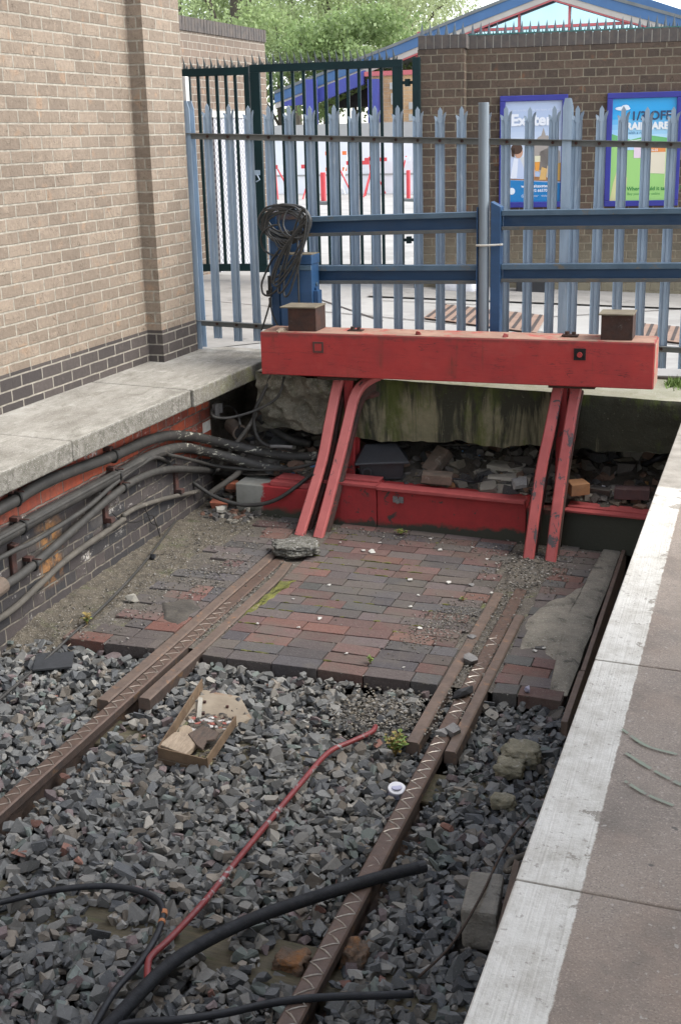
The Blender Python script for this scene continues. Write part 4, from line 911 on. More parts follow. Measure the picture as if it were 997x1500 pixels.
# concrete block and plank by the right platform
mb = MB(); mb.obox((1.188, 3.755, -.055), (.118, .245, .16), .10, 0, 0, jit=.006); tag(mb.build('concrete_block', MT['blockc'], bevel=.012), 'grey concrete block in the ballast beside the right platform', 'block')
mb = MB(); mb.obox((1.285, 3.72, -.03), (.028, .42, .17), .05, 0, 0, jit=.004); tag(mb.build('plank', MT['wooddark'], bevel=.003), 'thin brown plank on edge between the concrete block and platform', 'plank')
mb = MB(); mb.tube(crv([(1.30, 4.02, .03), (1.24, 4.0, .0), (1.232, 3.95, -.01), (1.27, 3.93, .02)], 5), .012, 8); tag(mb.build('metal_hook', MT['conduit'], smooth=True), 'curved metal piece beyond the concrete block', 'hook')
cab('wire', [gz(775, 1195, .0), gz(740, 1240, .03), gz(700, 1320, .09), gz(660, 1385, .04), gz(612, 1432, -.02)], .0045, 'railside', 'thin rusty wire hanging over the concrete block', 'wire', seg_=6)
# ------------------------------------------------------------------ tray of wood
def trc(u, v, z): return gz(u, v, z)
tr = thing('metal_tray', 'broken rusty cream tray full of wood and litter lying on the ballast', 'tray', tuple(gz(300, 1080, -.06)))
A = gz(296, 1012, -.045); B = gz(352, 1022, -.045); B2 = gz(368, 1052, -.045); C2 = gz(345, 1064, -.045); Cc = gz(303, 1128, -.045); D = gz(232, 1112, -.045)
mb = MB(); mb.prism([A, B, B2, C2, Cc, D], (0, 0, .006)); mb.build('tray_floor', MT['tray'], tr)
def lip(a, b, h0, h1, th=.006, lean=(0, 0), mat='tray', nm='tray_side'):
    a, b = Vector(a), Vector(b); d = (b-a).normalized(); n = Vector((-d.y, d.x, 0))*th; L = Vector((lean[0], lean[1], 0))
    m = MB(); m.prism([a, b, b+Vector((0, 0, h1))+L, a+Vector((0, 0, h0))+L], n); return m.build(nm, MT[mat], tr)
up = Vector((0, 0, .008))
lip(A+up, D+up, .055, .05, mat='trayside'); lip(D+Vector((0, 0, -.02)), Cc+Vector((0, 0, -.02)), .075, .07, mat='trayside'); lip(C2+up, Cc+up, .045, .05, mat='trayside'); lip(B2+Vector((0, 0, -.035)), C2+Vector((0, 0, -.035)), .04, .04, mat='tray')
for (u, v) in ((300, 1029), (333, 1036), (298, 1046), (327, 1054), (342, 1053), (324, 1056)):
    p = gz(u, v, -.036); mb = MB(); mb.tube([p+Vector((0, 0, -.001)), p+Vector((0, 0, .008))], .008, 8); mb.build('bolt', MT['rustbr'], tr)
mb = MB(); p = [gz(u, v, -.0385) for u, v in ((240, 1108), (262, 1070), (278, 1052), (330, 1060), (338, 1072), (302, 1122))]; mb.prism(p, (0, 0, .004)); mb.build('dirt_bed', MT['slotdirt'], tr)
mb = MB(); p = [gz(234, 1098, -.015), gz(256, 1080, -.012), gz(276, 1079, -.01), gz(290, 1096, -.02), gz(272, 1113, -.03)]; mb.prism(p, (0, 0, .026)); tag(mb.build('wood_piece', MT['wood'], bevel=.003), 'pale split wood piece at the near end of the tray', 'wood')
mb = MB(); p = [gz(276, 1078, .005), gz(298, 1066, .005), gz(322, 1076, .0), gz(315, 1086, .0), gz(303, 1088, .0), gz(297, 1101, -.006), gz(288, 1094, -.002)]; mb.prism(p, (0, 0, .012)); tag(mb.build('wood_piece', MT['wooddark'], bevel=.002), 'dark weathered board lying on the pale wood in the tray', 'wood')
mb = MB(); p = gz(272, 1073, -.025); mb.tube([p, p+Vector((.004, -.006, .012))], .032, 12); tag(mb.build('wood_disc', MT['wood'], bevel=.003), 'round pale wooden disc in the tray', 'wood')
mb = MB(); p = [gz(288, 1054, -.03), gz(291, 1023, -.03), gz(297, 1024, -.03), gz(295, 1052, -.03)]; mb.prism(p, (0, 0, .008)); tag(mb.build('wood_piece', MT['conc']), 'narrow grey splinter along the far side of the tray', 'wood')
mb = MB(); random.seed(3)
for _ in range(150):
    u, v = random.uniform(278, 335), random.gauss(1060, 8); p = gz(u, v, -.036)
    s = random.uniform(.003, .014); mb.rock(p+Vector((0, 0, s*.3)), (s*1.6, s, s*.6), None, 0, random.choice([(.25, .2, .15), (.10, .085, .07), (.5, .48, .46), (.06, .055, .05), (.3, .1, .08), (.16, .13, .10)]))
for _ in range(60):
    p = gz(random.uniform(285, 312), random.uniform(1098, 1122), -.036); s = random.uniform(.004, .012); mb.rock(p+Vector((0, 0, s*.3)), (s*1.6, s, s*.6), None, 0, random.choice([(.15, .13, .06), (.10, .085, .07), (.22, .2, .12)]))
tag(mb.build('tray_litter', MT['gritv']), 'litter of bark and stones inside the rusty tray', 'litter', kind='stuff')
# jar lid
jr = thing('plastic_pot', 'small round white and lilac plastic pot beside the right rail', 'pot', tuple(gz(580, 1164, -.06)))
p = gz(580, 1164, -.06); mb = MB(); mb.tube([p, p+Vector((.004, -.008, .030))], .034, 20); mb.build('pot_body', MT['jarside'], jr, bevel=.003)
q = p+Vector((.005, -.009, .031)); mb = MB(); mb.tube([q, q+Vector((.001, -.002, .008))], .037, 20); l_ = mb.build('pot_lid', MT['jar'], jr, bevel=.003)
mb = MB(); q = q+Vector((.001, -.002, .008)); mb.tube([q, q+Vector((0, 0, .003))], .022, 18); mb.build('lid_rim', MT['jarside'], l_)
mb = MB(); mb.prism([gz(54, 960, -.035), gz(109, 957, -.035), gz(106, 979, -.035), gz(48, 984, -.03)], (0, 0, .012)); tag(mb.build('slate_sheet', MT['sheet'], bevel=.002), 'black rectangular slate lying on the ballast under the thin cable', 'slate')
# ------------------------------------------------------------------ weeds
def weed(name, p, h, n, label, spread=.05, lw=.018, mats=('leafy', 'leafdry'), dry=.3):
    t = thing(name, label, 'weed', tuple(p)); st = MB(); lf = MB()
    for i in range(n):
        a = random.uniform(0, 6.28); r = random.uniform(.2, 1)*spread; hh = h*random.uniform(.5, 1.05)
        tip = Vector(p)+Vector((math.cos(a)*r, math.sin(a)*r, hh)); st.tube(crv([p, Vector(p).lerp(tip, .5)+Vector((0, 0, hh*.12)), tip], 4), .0016, 5)
        for k in range(random.randint(2, 4)):
            b = random.uniform(0, 6.28); q = Vector(p).lerp(tip, random.uniform(.55, 1)); L = lw*random.uniform(.8, 1.6); d = Vector((math.cos(b), math.sin(b), random.uniform(-.3, .5))).normalized(); w = d.cross(Vector((0, 0, 1))).normalized()*L*.45
            lf.add([q, q+d*L*.5+w+Vector((0, 0, .003)), q+d*L, q+d*L*.5-w+Vector((0, 0, .003))], [(0, 1, 2), (0, 2, 3)], 1 if random.random() < dry else 0)
    st.build('stem', MT['leafdry'], t); lf.build('leaves', [MT[mats[0]], MT[mats[1]]], t)
random.seed(9)
weed('weed', gz(578, 1108, -.06), .115, 34, 'bushy green and yellowing weed between the red pipe and right rail', .055, .02, dry=.35)
weed('weed', gz(128, 915, .0), .075, 9, 'yellow green weed at the ballast edge under the thin cable', .05, .022, dry=.45)
weed('weed', gz(587, 782, .005), .03, 12, 'small bright weed on the paving below the red sleeper', .05, .016, dry=.15)
weed('weed', gz(542, 972, .0), .04, 7, 'tiny weed in a joint at the front edge of the paving', .015, .012, dry=.05)
weed('weed', gz(678, 880, .0), .03, 7, 'tiny weed on the paving beside the right rail', .015, .012, dry=.2)
weed('weed', gz(308, 968, -.05), .03, 7, 'tiny weed in the ballast below the left check rail', .02, .012, dry=.2)
mb = MB()
for _ in range(26):
    p = gz(random.gauss(108, 9), random.gauss(925, 7), -.01); d = Vector((random.gauss(0, 1), random.gauss(0, 1), .2)).normalized()*.045; mb.tube([p, p+d], .0022, 4)
tag(mb.build('dry_grass', MT['wood']), 'dry straw at the ballast edge by the left gutter', 'straw', kind='stuff')
mb = MB()
for _ in range(900):
    x = random.uniform(1.41, 1.9); y = 8.60+random.gauss(0, .06)+.0*x; z = zt(x, ZL); h = random.uniform(.02, .055); a = random.uniform(0, 6.28); d = Vector((math.cos(a)*.006, math.sin(a)*.006, 0)); b = Vector((random.gauss(0, .015), random.gauss(0, .015), h))
    mb.add([Vector((x, y, z))-d, Vector((x, y, z))+d, Vector((x, y, z))+b], [(0, 1, 2)])
tag(mb.build('grass', MT['grass']), 'small tuft of grass by the fence foot right of the red beam', 'grass', kind='stuff')
# ------------------------------------------------------------------ foreground hoses and the red pipe
def lay(pts, z): return [gz(u, v, z) for u, v in pts]
hs = cab('hose', lay([(620, 1269), (560, 1284), (480, 1308), (380, 1342), (300, 1380), (240, 1420), (165, 1497), (80, 1580)], .015), .0225, 'cabletex', 'thick black ribbed hose lying across the right rail', 'hose', seg_=14)
mb = MB(); p0 = gz(620, 1269, .015); p1 = gz(611, 1271.3, .015); mb.tube([p0+(p0-p1)*.2, p1], .0235, 14); mb.build('hose_cap', MT['cableblk'], hs)
cab('cable', lay([(605, 1456), (560, 1458), (470, 1461), (400, 1469), (330, 1484), (260, 1494), (190, 1499), (100, 1520)], .008), .0125, 'cableblk', 'black cable crossing the right rail at the bottom of the picture', seg_=12)
c = cab('cable', lay([(-60, 1335), (0, 1322), (80, 1304), (160, 1298), (215, 1309), (238, 1330), (232, 1365), (205, 1410), (170, 1450), (140, 1500), (110, 1560)], -.015), .0115, 'cableblk', 'black cable with two orange bands bending back at the bottom left', seg_=12)
for (u0, v0, u1, v1) in ((240.5, 1338, 240, 1344), (237.5, 1352, 236.5, 1356)):
    a, b = gz(u0, v0-3, -.015), gz(u1, v1-3, -.015); m = MB(); m.tube([a, b], .0128, 12); m.build('orange_band', MT['terracotta'], c)
pp = lay([(550, 1064), (543, 1073), (515, 1086), (480, 1103), (440, 1148), (400, 1196), (350, 1257), (300, 1320), (250, 1374), (224, 1398), (217, 1412), (216, 1444)], -.015)
cab('pipe', pp, .0115, 'redpipe', 'thin red pipe with flaking paint lying on the ballast', 'pipe', seg_=12)
# thin cable at the left, from the debris over the paving to the ballast
cab('cable', [py(318, 688, 7.75), gz(300, 712, .06), gz(262, 757, .035), gz(210, 826, .025), gz(160, 880, .02), gz(110, 926, .005), (gz(60, 972, -.03)), gz(0, 1024, -.035), gz(-60, 1075, -.035)], .0075, 'cable', 'thin dark cable trailing from the cable bundle over the paving to the ballast', seg_=8)
# ------------------------------------------------------------------ cables along the platform wall
X0 = -1.583
def wallpts(pp, x=X0): return [px(u, v, x) for u, v in pp]
WCP = []
def wc(pp, tail, r, mat, label, x=X0, before=None):
    P = wallpts(pp, x); WCP.append((crv(P, 6), r)); p0 = P[0]; d = Vector((0, -1.2, .0)); pre = [p0+d*2.5+Vector((0, 0, -.02)), p0+d]
    return cab('cable', pre+P+[py(u, v, y) for u, v, y in tail], r, mat, label, seg_=14)
wc([(0, 745), (45, 718), (85, 698), (165, 668), (215, 646), (250, 638), (285, 640)], [(330, 650, 7.85), (380, 662, 7.98), (425, 669, 8.05), (470, 668, 8.12)], .033, 'cablewht', 'topmost thick black cable along the platform wall, splashed white at its bend')
wc([(0, 790), (45, 764), (85, 742), (170, 697), (220, 668), (262, 656), (295, 660)], [(335, 670, 7.83), (380, 682, 7.93), (420, 689, 8.0), (450, 690, 8.08)], .034, 'cablewht', 'second thick black cable down the platform wall, splashed white at its bend')
wc([(0, 818), (45, 796), (85, 772), (130, 742), (170, 707), (205, 682), (232, 670)], [(262, 690, 7.55), (290, 712, 7.62), (320, 730, 7.66), (360, 740, 7.69), (400, 734, 7.70), (435, 712, 7.76), (462, 690, 7.9)], .0135, 'cable', 'slim black cable that leaves the wall and sags across the grey sleeper end', -1.562)
wc([(0, 862), (40, 835), (100, 783), (165, 726), (205, 700), (245, 688), (290, 688)], [(320, 691, 7.95), (350, 695, 8.0)], .024, 'cable', 'third thick black cable along the wall, below the slim one')
wc([(225, 667), (250, 667), (285, 675), (310, 681)], [(345, 686, 7.86), (390, 688, 7.92), (430, 686, 7.9), (470, 676, 7.95)], .012, 'cable', 'medium cable running flat from the bundle to behind the left struts', -1.56)
wc([(-30, 925), (20, 892), (60, 855), (100, 818), (160, 776), (182, 760)], [], .0175, 'conduit', 'dusty lower conduit on the blue-black bricks, left length', -1.60)
cab('cable', wallpts([(180, 756), (200, 744), (240, 731), (290, 720)], -1.60), .015, 'conduit', 'dusty lower conduit on the blue-black bricks, right length', seg_=12)
cab('cable', [py(398, 548, 8.02), py(386, 575, 7.98), py(374, 600, 7.95), py(372, 620, 7.95), py(378, 642, 7.95), py(392, 653, 7.95), py(410, 654, 7.95)], .0125, 'cable', 'black cable dropping from behind the beam into the hollow', seg_=10)
cab('cable', [px(316, 607, -1.60), px(310, 600, -1.56), px(312, 610, -1.50), py(335, 612, 7.8), py(372, 602, 7.9), py(402, 586, 7.95), py(412, 570, 7.98), py(416, 552, 8.02)], .009, 'cable', 'thin black cable rising from the wall hook to behind the beam', seg_=8)
cab('cable', [px(318, 598, -1.60), px(335, 594, -1.58), px(345, 602, -1.55), py(351, 618, 7.85), py(350, 628, 7.9)], .008, 'cable', 'short black cable loop dropping into the clay duct', seg_=8)
cab('cable', [py(376, 606, 8.1), py(362, 628, 8.0), py(345, 650, 7.92), py(328, 672, 7.88), py(318, 690, 7.82)], .015, 'conduit', 'dusty conduit slanting down from the hollow', seg_=10)
cab('cable', [py(380, 612, 8.25), py(400, 628, 8.2), py(425, 643, 8.2), py(455, 650, 8.25)], .028, 'cable', 'fat dusty cable lying in the hollow under the rough concrete', seg_=12)
cab('cable', [py(300, 728, 7.68), py(340, 700, 7.8), py(352, 690, 7.9), py(362, 684, 8.0)], .02, 'conduit', 'dusty conduit poking out below the thick cables', seg_=12)
mb = MB(); a, b = py(352, 634, 7.97), py(338, 622, 8.1); mb.tube([a, a.lerp(b, .5), b], [.055, .05, .05], 18); mb.build
o = mb.build('clay_duct', MT['oldbrick'], smooth=False); tag(o, 'round clay duct mouth in the wall end under the coping', 'duct')
m = MB(); m.tube([a+(a-b)*.004, a+(a-b)*.02], .044, 18); m.build('duct_shade_disc', MT['black'], o)  # black disc painted as the shaded inside of the duct
cab('metal_connector', [py(396, 654, 7.94), py(414, 654, 7.94), py(428, 655, 7.94)], .0115, 'stone', 'grey metal connector at the end of the cable in the hollow', 'connector')
mb = MB(); q = px(314, 604, -1.60); mb.obox((q.x+.01, q.y, q.z+.01), (.03, .06, .10), .0, jit=.006); mb.obox((q.x+.02, q.y+.05, q.z+.02), (.04, .03, .07), .2, jit=.004); tag(mb.build('wall_hook', MT['stone'], bevel=.004), 'grey metal hook fixed to the red bricks under the coping', 'hook')
# hangers, straps
for k, (u, v, lab) in enumerate(((20, 735, 'top strap hanger at the left, round the topmost thick cable'), (30, 757, 'left hanger round the second thick cable'), (38, 778, 'left hanger round the third thick cable'), (163, 664, 'strap hanger further along, round the topmost thick cable'), (170, 684, 'hanger further along round the second thick cable'), (176, 703, 'hanger further along round the third thick cable'))):
    h = thing('cable_hanger', 'black strapped '+lab, 'cable hanger', tuple(px(u, v, -1.63)), 'cable hangers on the platform wall')
    p = px(u, v, -1.585); r = .038 if k % 3 < 2 else .03
    cs = [(20, 740), (30, 775), (42, 803)] + [(165, 668), (172, 695), (180, 717)]
    cpath, cr_ = WCP[(0, 1, 3)[k % 3]]; yk = px(*cs[k], X0).y; cc = min(cpath, key=lambda q_: abs(q_.y-yk)); r = cr_+.003; ring = [(X0+math.cos(w)*(r+.002), cc.y+.004*math.sin(w*2), cc.z+math.sin(w)*(r+.002)) for w in np.linspace(0, 6.283, 18)]
    m = MB(); m.tube(ring, .007, 6); m.build('strap', MT['tie'], h)
    m = MB(); m.box(-1.634, X0, cc.y-.022, cc.y+.022, cc.z+r-.004, cc.z+r+.018); m.tube([(X0, cc.y, cc.z+r+.006), (X0+.05, cc.y+.01, cc.z+r+.004)], .005, 6); m.build('bracket', MT['rustbr'], h, bevel=.004)
for (u, v, lab) in ((20, 822, 'rusty iron bracket under the cables at the left edge of the picture'), (155, 742, 'rusty iron bracket holding the conduit midway along the wall'), (258, 702, 'dark iron bracket below the cable bend')):
    p = px(u, v, -1.62); m = MB(); m.obox((-1.622, p.y, p.z), (.02, .045, .20), 0, jit=.003); m.obox((-1.60, p.y, p.z-.08), (.05, .05, .03), 0, jit=.003); m.obox((-1.605, p.y, p.z+.085), (.035, .05, .02), 0, jit=.003)
    tag(m.build('wall_bracket', MT['rustbr'], bevel=.004), lab, 'bracket', 'rusty brackets on the platform wall')
m = MB(); p = px(4, 856, -1.56); q = px(-30, 882, -1.56); m.tube([p, q], .045, 14); tag(m.build('pipe_end', MT['oldbrick'], bevel=.004), 'capped brown pipe end at the left edge of the picture', 'pipe')
cab('wire', wallpts([(165, 752), (178, 762), (200, 765), (222, 755), (228, 765), (236, 790)], -1.60), .003, 'tie', 'loose thin wire hanging from the conduit joint', 'wire', seg_=5)
cab('wire', wallpts([(208, 738), (216, 752), (222, 766), (232, 770)], -1.605), .003, 'tie', 'second loose thin wire hooked under the right conduit length', 'wire', seg_=5)
m = MB(); p = px(303, 625, -1.6265); m.box(-1.633, -1.629, p.y-.06, p.y+.07, p.z-.036, p.z+.036); tag(m.build('wall_tile', MT['whitetie']), 'small whitewashed square on the red bricks under the coping', 'tile')
# ================================================================== BUILDINGS AND FENCES
random.seed(31)
AZ = .026
def near_x(y): return -2.184+AZ*(y-6.23)
nb = thing('brick_building', 'tan brick building with a dark brick plinth standing on the left platform', 'building', (-2.2, 6.2, 1.03))
PY0, PY1, ZP = 8.085, 8.635, 3*.075
def zb_(y): return ZL+.0815
mb = MB()
def wallbox(y0, y1, dx0, dx1, z0, z1):
    mb.box(0, 1, y0, y1, z0, z1, 0, lambda x, y, z: (near_x(y)+(dx0+(dx1-dx0)*x), y, z))
ZP0 = 1.022
wallbox(-6, PY1, -.35, 0, ZP0+ZP, 6.2); mb.build('wall', MT['tan'], nb)
mb = MB(); mb.box(-8, near_x(PY1)-.35, PY1-.35, PY1, ZP0+ZP, 6.2); mb.box(-8, -7.7, -6, PY1-.35, 1.0, 6.2); mb.build('wall', MT['tan'], nb)
mb = MB(); wallbox(PY0, PY1, .0, .112, ZP0+ZP, 6.2); mb.build('pilaster', MT['tan'], nb)
mb = MB(); wallbox(-6, PY1, -.35, .002, .95, ZP0+ZP); wallbox(PY0-.001, PY1, .002, .115, .95, ZP0+ZP-.0); mb.build('plinth', MT['plinth'], nb)
mb = MB(); mb.box(-8, -1.9, -6.2, 8.8, 6.2, 6.35); mb.build('roof', MT['roof'], nb)
# wing beyond the gates
WX = -3.9
def wx(y): return WX+.026*(y-12)
ye = px(389, 150, -3.84).y; zw = px(389, 45, -3.84).z; zwn = zw+.0
wb = thing('brick_building', 'lower brick wing with a dark soldier course seen behind the green gate', 'building', (WX, 12, 1.0))
mb = MB(); mb.box(-.35, 0, 8.66, ye, .9, zw-.14, 0, lambda x, y, z: (wx(y)+x, y, z)); mb.box(-9, wx(ye)-.35, ye-.35, ye, .9, zw-.21); mb.build('wall', MT['wingbrick'], wb)
mb = MB(); yy = 8.7
while yy < ye:
    mb.box(-.34, .012, yy+.005, min(yy+.070, ye+.01), zw-.138, zw, 0, lambda x, y, z: (wx(y)+x+random.uniform(0, .004), y, z)); yy += .075
mb.build('soldier_course', MT['soldier'], wb)
mb = MB(); mb.box(-.33, .0095, 8.72, ye-.012, zw-.136, zw-.012, 0, lambda x, y, z: (wx(y)+x, y, z)); mb.build('core', MT['mortar'], wb)
d0, d1 = px(316, 260, wx(13.4)+.03), px(372, 260, wx(13.9)+.03); zd1 = px(345, 163, wx(13.6)+.03).z; zd0 = px(345, 396, wx(13.6)+.03).z
dr = thing('service_door', 'white lattice patterned metal door in the brick wing behind the gate', 'door', (d0.x, (d0.y+d1.y)/2, zd0))
mb = MB(); mb.box(.012, .04, d0.y, d1.y, zd0, zd1-.07, 0, lambda x, y, z: (wx(y)+x, y, z)); mb.build('door_leaf', MT['lattice'], dr)
mb = MB(); mb.box(.012, .055, d0.y-.05, d1.y+.05, zd1-.07, zd1, 0, lambda x, y, z: (wx(y)+x, y, z)); mb.build('lintel', MT['dframe'], dr)
p0, p1 = py(268, 112, 9.4), py(276, 300, 9.4)
mb = MB(); mb.box(p0.x-.12, p0.x+.02, 9.4, 9.46, .98, p0.z); tag(mb.build('door_frame', MT['dframe'], bevel=.004), 'white door frame just behind the corner of the tan brick building', 'door frame')
mb = MB(); a = py(272, 318, 9.25); b = py(281, 384, 9.25); mb.prism([(a.x-.14, 9.25, a.z), (a.x+.02, 9.25, a.z), (b.x+.01, 9.22, b.z), (b.x-.14, 9.22, b.z)], (0, .03, 0)); tag(mb.build('timber_board', MT['board']), 'orange board standing behind the corner of the tan building', 'board')
mb = MB(); a = py(274, 310, 9.12); b = py(284, 425, 9.12); mb.prism([(a.x-.02, 9.16, a.z), (a.x+.02, 9.16, a.z), (b.x+.03, 9.0, b.z), (b.x-.03, 9.0, b.z)], (0, .025, 0)); tag(mb.build('timber_board', MT['palewood']), 'pale leaning plank in front of the orange board', 'board')
# far wall with posters
WA = rad(7.0); WO = Vector((.378, 13.3, 0)); wa = Vector((math.cos(WA), math.sin(WA), 0)); wn = Vector((math.sin(WA), -math.cos(WA), 0))
def wl(u, v, off=0.0):
    p = _on(u, v, wn, wn.dot(WO)+off); return ((p-WO).dot(wa), p.z)
def wp(s, z, off=0.0): return WO+wa*s+wn*off+Vector((0, 0, z))
s0 = wl(612.5, 250, .22)[0]; s1 = wl(679, 250, .22)[0]; zt0 = wl(690, 52)[1]; sE = wl(1300, 250)[0]
fw = thing('brick_wall', 'dark brown brick wall carrying two posters beyond the palisade fence', 'wall', tuple(wp(0, 1.0)))
def wbox(sa, sb, oa, ob, za, zb): return lambda mb, m=0: mb.box(sa, sb, oa, ob, za, zb, m, lambda s, o, z: tuple(wp(s, z, o)))
mb = MB(); wbox(s0, sE, -.34, 0, .7, zt0-.128)(mb); mb.build('wall_face', MT['farbrick'], fw)
mb = MB(); wbox(s0, s1, 0, .22, .7, zt0-.128)(mb); mb.build('pier', MT['farbrick'], fw)
mb = MB(); s = s0
while s < sE:
    o_ = .224 if s+.04 < s1 else .004
    wbox(s+.005, s+.076, -.33, o_+random.uniform(-.003, .003), zt0-.125, zt0+random.uniform(-.003, .003))(mb); s += .0805
mb.build('coping_course', MT['soldier'], fw)
mb = MB(); wbox(s0+.02, sE, -.32, .0005, zt0-.124, zt0-.012)(mb); wbox(s0+.02, s1-.012, .0006, .2195, zt0-.124, zt0-.012)(mb); mb.build('core', MT['mortar'], fw)
sp = thing('spike_strip', 'strip of steel spikes along the top of the dark brick wall', 'spike strip', tuple(wp(0, zt0)))
mb = MB(); s = s0+.03; k = 0
while s < sE:
    c = wp(s, zt0+.004, .02+(.16 if s < s1 else 0)-.08); mb.tube([c, c+Vector((0, 0, .03)), c+Vector((0, 0, .12))], [.022, .017, .001], 5)
    if k % 1 == 0:
        c2 = wp(s+.04, zt0+.004, -.10); mb.tube([c2, c2+Vector((random.gauss(0, .01), -.02, .05))], [.010, .001], 4)
    s += .081; k += 1
mb.build('spikes', MT['spikegrey'], sp)['kind'] = 'stuff'
mb = MB(); wbox(s0+.02, sE, -.11, -.03, zt0+.002, zt0+.014)(mb); mb.build('base_strip', MT['spikebase'], sp)
# posters
def poster(corners, name, label):
    (u0, v0), (u1, v1), (u2, v2), (u3, v3) = corners
    sa = (wl(u0, v0)[0]+wl(u3, v3)[0])/2; sb = (wl(u1, v1)[0]+wl(u2, v2)[0])/2; za = (wl(u0, v0)[1]+wl(u1, v1)[1])/2; zb = (wl(u2, v2)[1]+wl(u3, v3)[1])/2
    t = thing(name, label, 'poster', tuple(wp((sa+sb)/2, zb)), 'framed posters on the dark brick wall')
    f = .055; mb = MB()
    for q in ((sa, sb, za-f, za), (sa, sb, zb, zb+f), (sa, sa+f, zb+f, za-f), (sb-f, sb, zb+f, za-f)): wbox(q[0], q[1], .002, .05, q[2], q[3])(mb)
    mb.build('frame', MT['frameblue'], t, bevel=.006)
    wd, hd = (sb-sa-2*f), (za-zb-2*f)
    def P(x, y, lay=0): return wp(sa+f+x*wd, zb+f+y*hd, .014+.0012*lay)
    def poly(pts, col, lay, mb=None): m = mb or MB(); m.add([P(x, y, lay) for x, y in pts], [tuple(range(len(pts)))]); return m
    return t, P, poly, wd, hd
def band(part, mats):     # one flat print: list of (points, colour, layer)
    pass
def printed(t, P, items, texts, wd, hd, nm='poster_sheet'):
    m = MB(); mats = []; idx = {}
    def mi(c):
        if c not in idx: idx[c] = len(mats); mats.append(flat(c))
        return idx[c]
    for pts, c, lay in items: m.add([P(x, y, lay) for x, y in pts], [tuple(range(len(pts)))], mi(c))
    for (s, x, y, h, c, al, bold) in texts:
        o = P(x, y, 9); V, Fc = text_geo(s, h*hd, o, wa, (0, 0, 1), al, bold)
        m.add(V, Fc, mi(c))
    return m.build(nm, mats, t)
def circ(cx, cy, rx, ry, n=14, a0=0, a1=6.2832): return [(cx+rx*math.cos(a0+(a1-a0)*i/n), cy+ry*math.sin(a0+(a1-a0)*i/n)) for i in range(n)]
t, P, poly, wd, hd = poster(((731.5, 141), (834, 138), (825, 302), (731, 305)), 'poster', 'blue framed poster with a pale sky and a person sitting at a table')
it = [([(0, 0), (1, 0), (1, 1), (0, 1)], (.45, .55, .74), 0)]
for k in range(6): it.append(([(0, .70-k*.05), (1, .70-k*.05), (1, .75-k*.05), (0, .75-k*.05)], (.47+.035*k, .57+.028*k, .74+.012*k), 1))
it += [([(0, .30), (1, .30), (1, .45), (0, .45)], (.62, .64, .66), 1),
       ([(.50, .32), (.84, .32), (.82, .62), (.76, .66), (.72, .66), (.68, .74), (.64, .66), (.58, .64), (.52, .58)], (.36, .32, .29), 2), ([(.60, .3), (.98, .3), (.98, .50), (.86, .56), (.62, .5)], (.42, .39, .36), 2),
       ([(.0, .23), (1, .20), (1, .235), (0, .275)], (.34, .17, .08), 3),
       ([(0, .24), (.36, .23), (.34, .34), (.27, .44), (.12, .45), (0, .42)], (.50, .58, .76), 4), ([(.10, .24), (.22, .24), (.24, .44), (.16, .44)], (.74, .78, .86), 5),
       (circ(.245, .50, .075, .060), (.56, .32, .22), 6), (circ(.21, .535, .105, .055), (.07, .035, .022), 7), ([(.12, .46), (.17, .45), (.17, .54), (.11, .54)], (.07, .035, .022), 7),
       ([(.40, .27), (.55, .25), (.52, .37), (.46, .42), (.42, .38)], (.58, .34, .24), 4), ([(.545, .31), (.615, .31), (.63, .43), (.535, .43)], (.76, .33, .06), 5), ([(.535, .40), (.632, .40), (.632, .46), (.532, .46)], (.72, .68, .48), 6),
       ([(.62, .22), (.74, .22), (.76, .33), (.66, .35)], (.66, .42, .16), 4), ([(.84, .22), (1, .21), (1, .39), (.88, .37)], (.62, .37, .10), 4), ([(.76, .24), (.83, .24), (.83, .36), (.76, .36)], (.75, .6, .4), 5),
       ([(0, 0), (1, 0), (1, .185), (0, .225)], (.02, .20, .48), 6), (circ(.13, .11, .06, .035), (.75, .8, .85), 7)]
tx = [('Exeter', .10, .765, .155, (.78, .81, .86), 'LEFT', .006), ('Exeter is a city beside the heart of Devon...', .06, .905, .030, (.66, .71, .82), 'LEFT', 0), ('www.visitexeter.com', .30, .145, .042, (.78, .82, .88), 'LEFT', .001), ('01392 665700', .40, .10, .040, (.70, .76, .86), 'LEFT', .001), ('@visitexeter   visitexeter', .30, .05, .034, (.55, .66, .8), 'LEFT', 0)]
printed(t, P, it, tx, wd, hd)
t, P, poly, wd, hd = poster(((888.5, 137), (999, 133), (992, 300), (884, 303)), 'poster', 'blue framed poster with green fields and the words 1/3 OFF RAIL FARES')
it = [([(0, 0), (1, 0), (1, 1), (0, 1)], (.02, .36, .74), 0)]
for k in range(5): it.append(([(0, .80-k*.05), (1, .80-k*.05), (1, .85-k*.05), (0, .85-k*.05)], (.03+.10*k, .40+.07*k, .76+.02*k), 1))
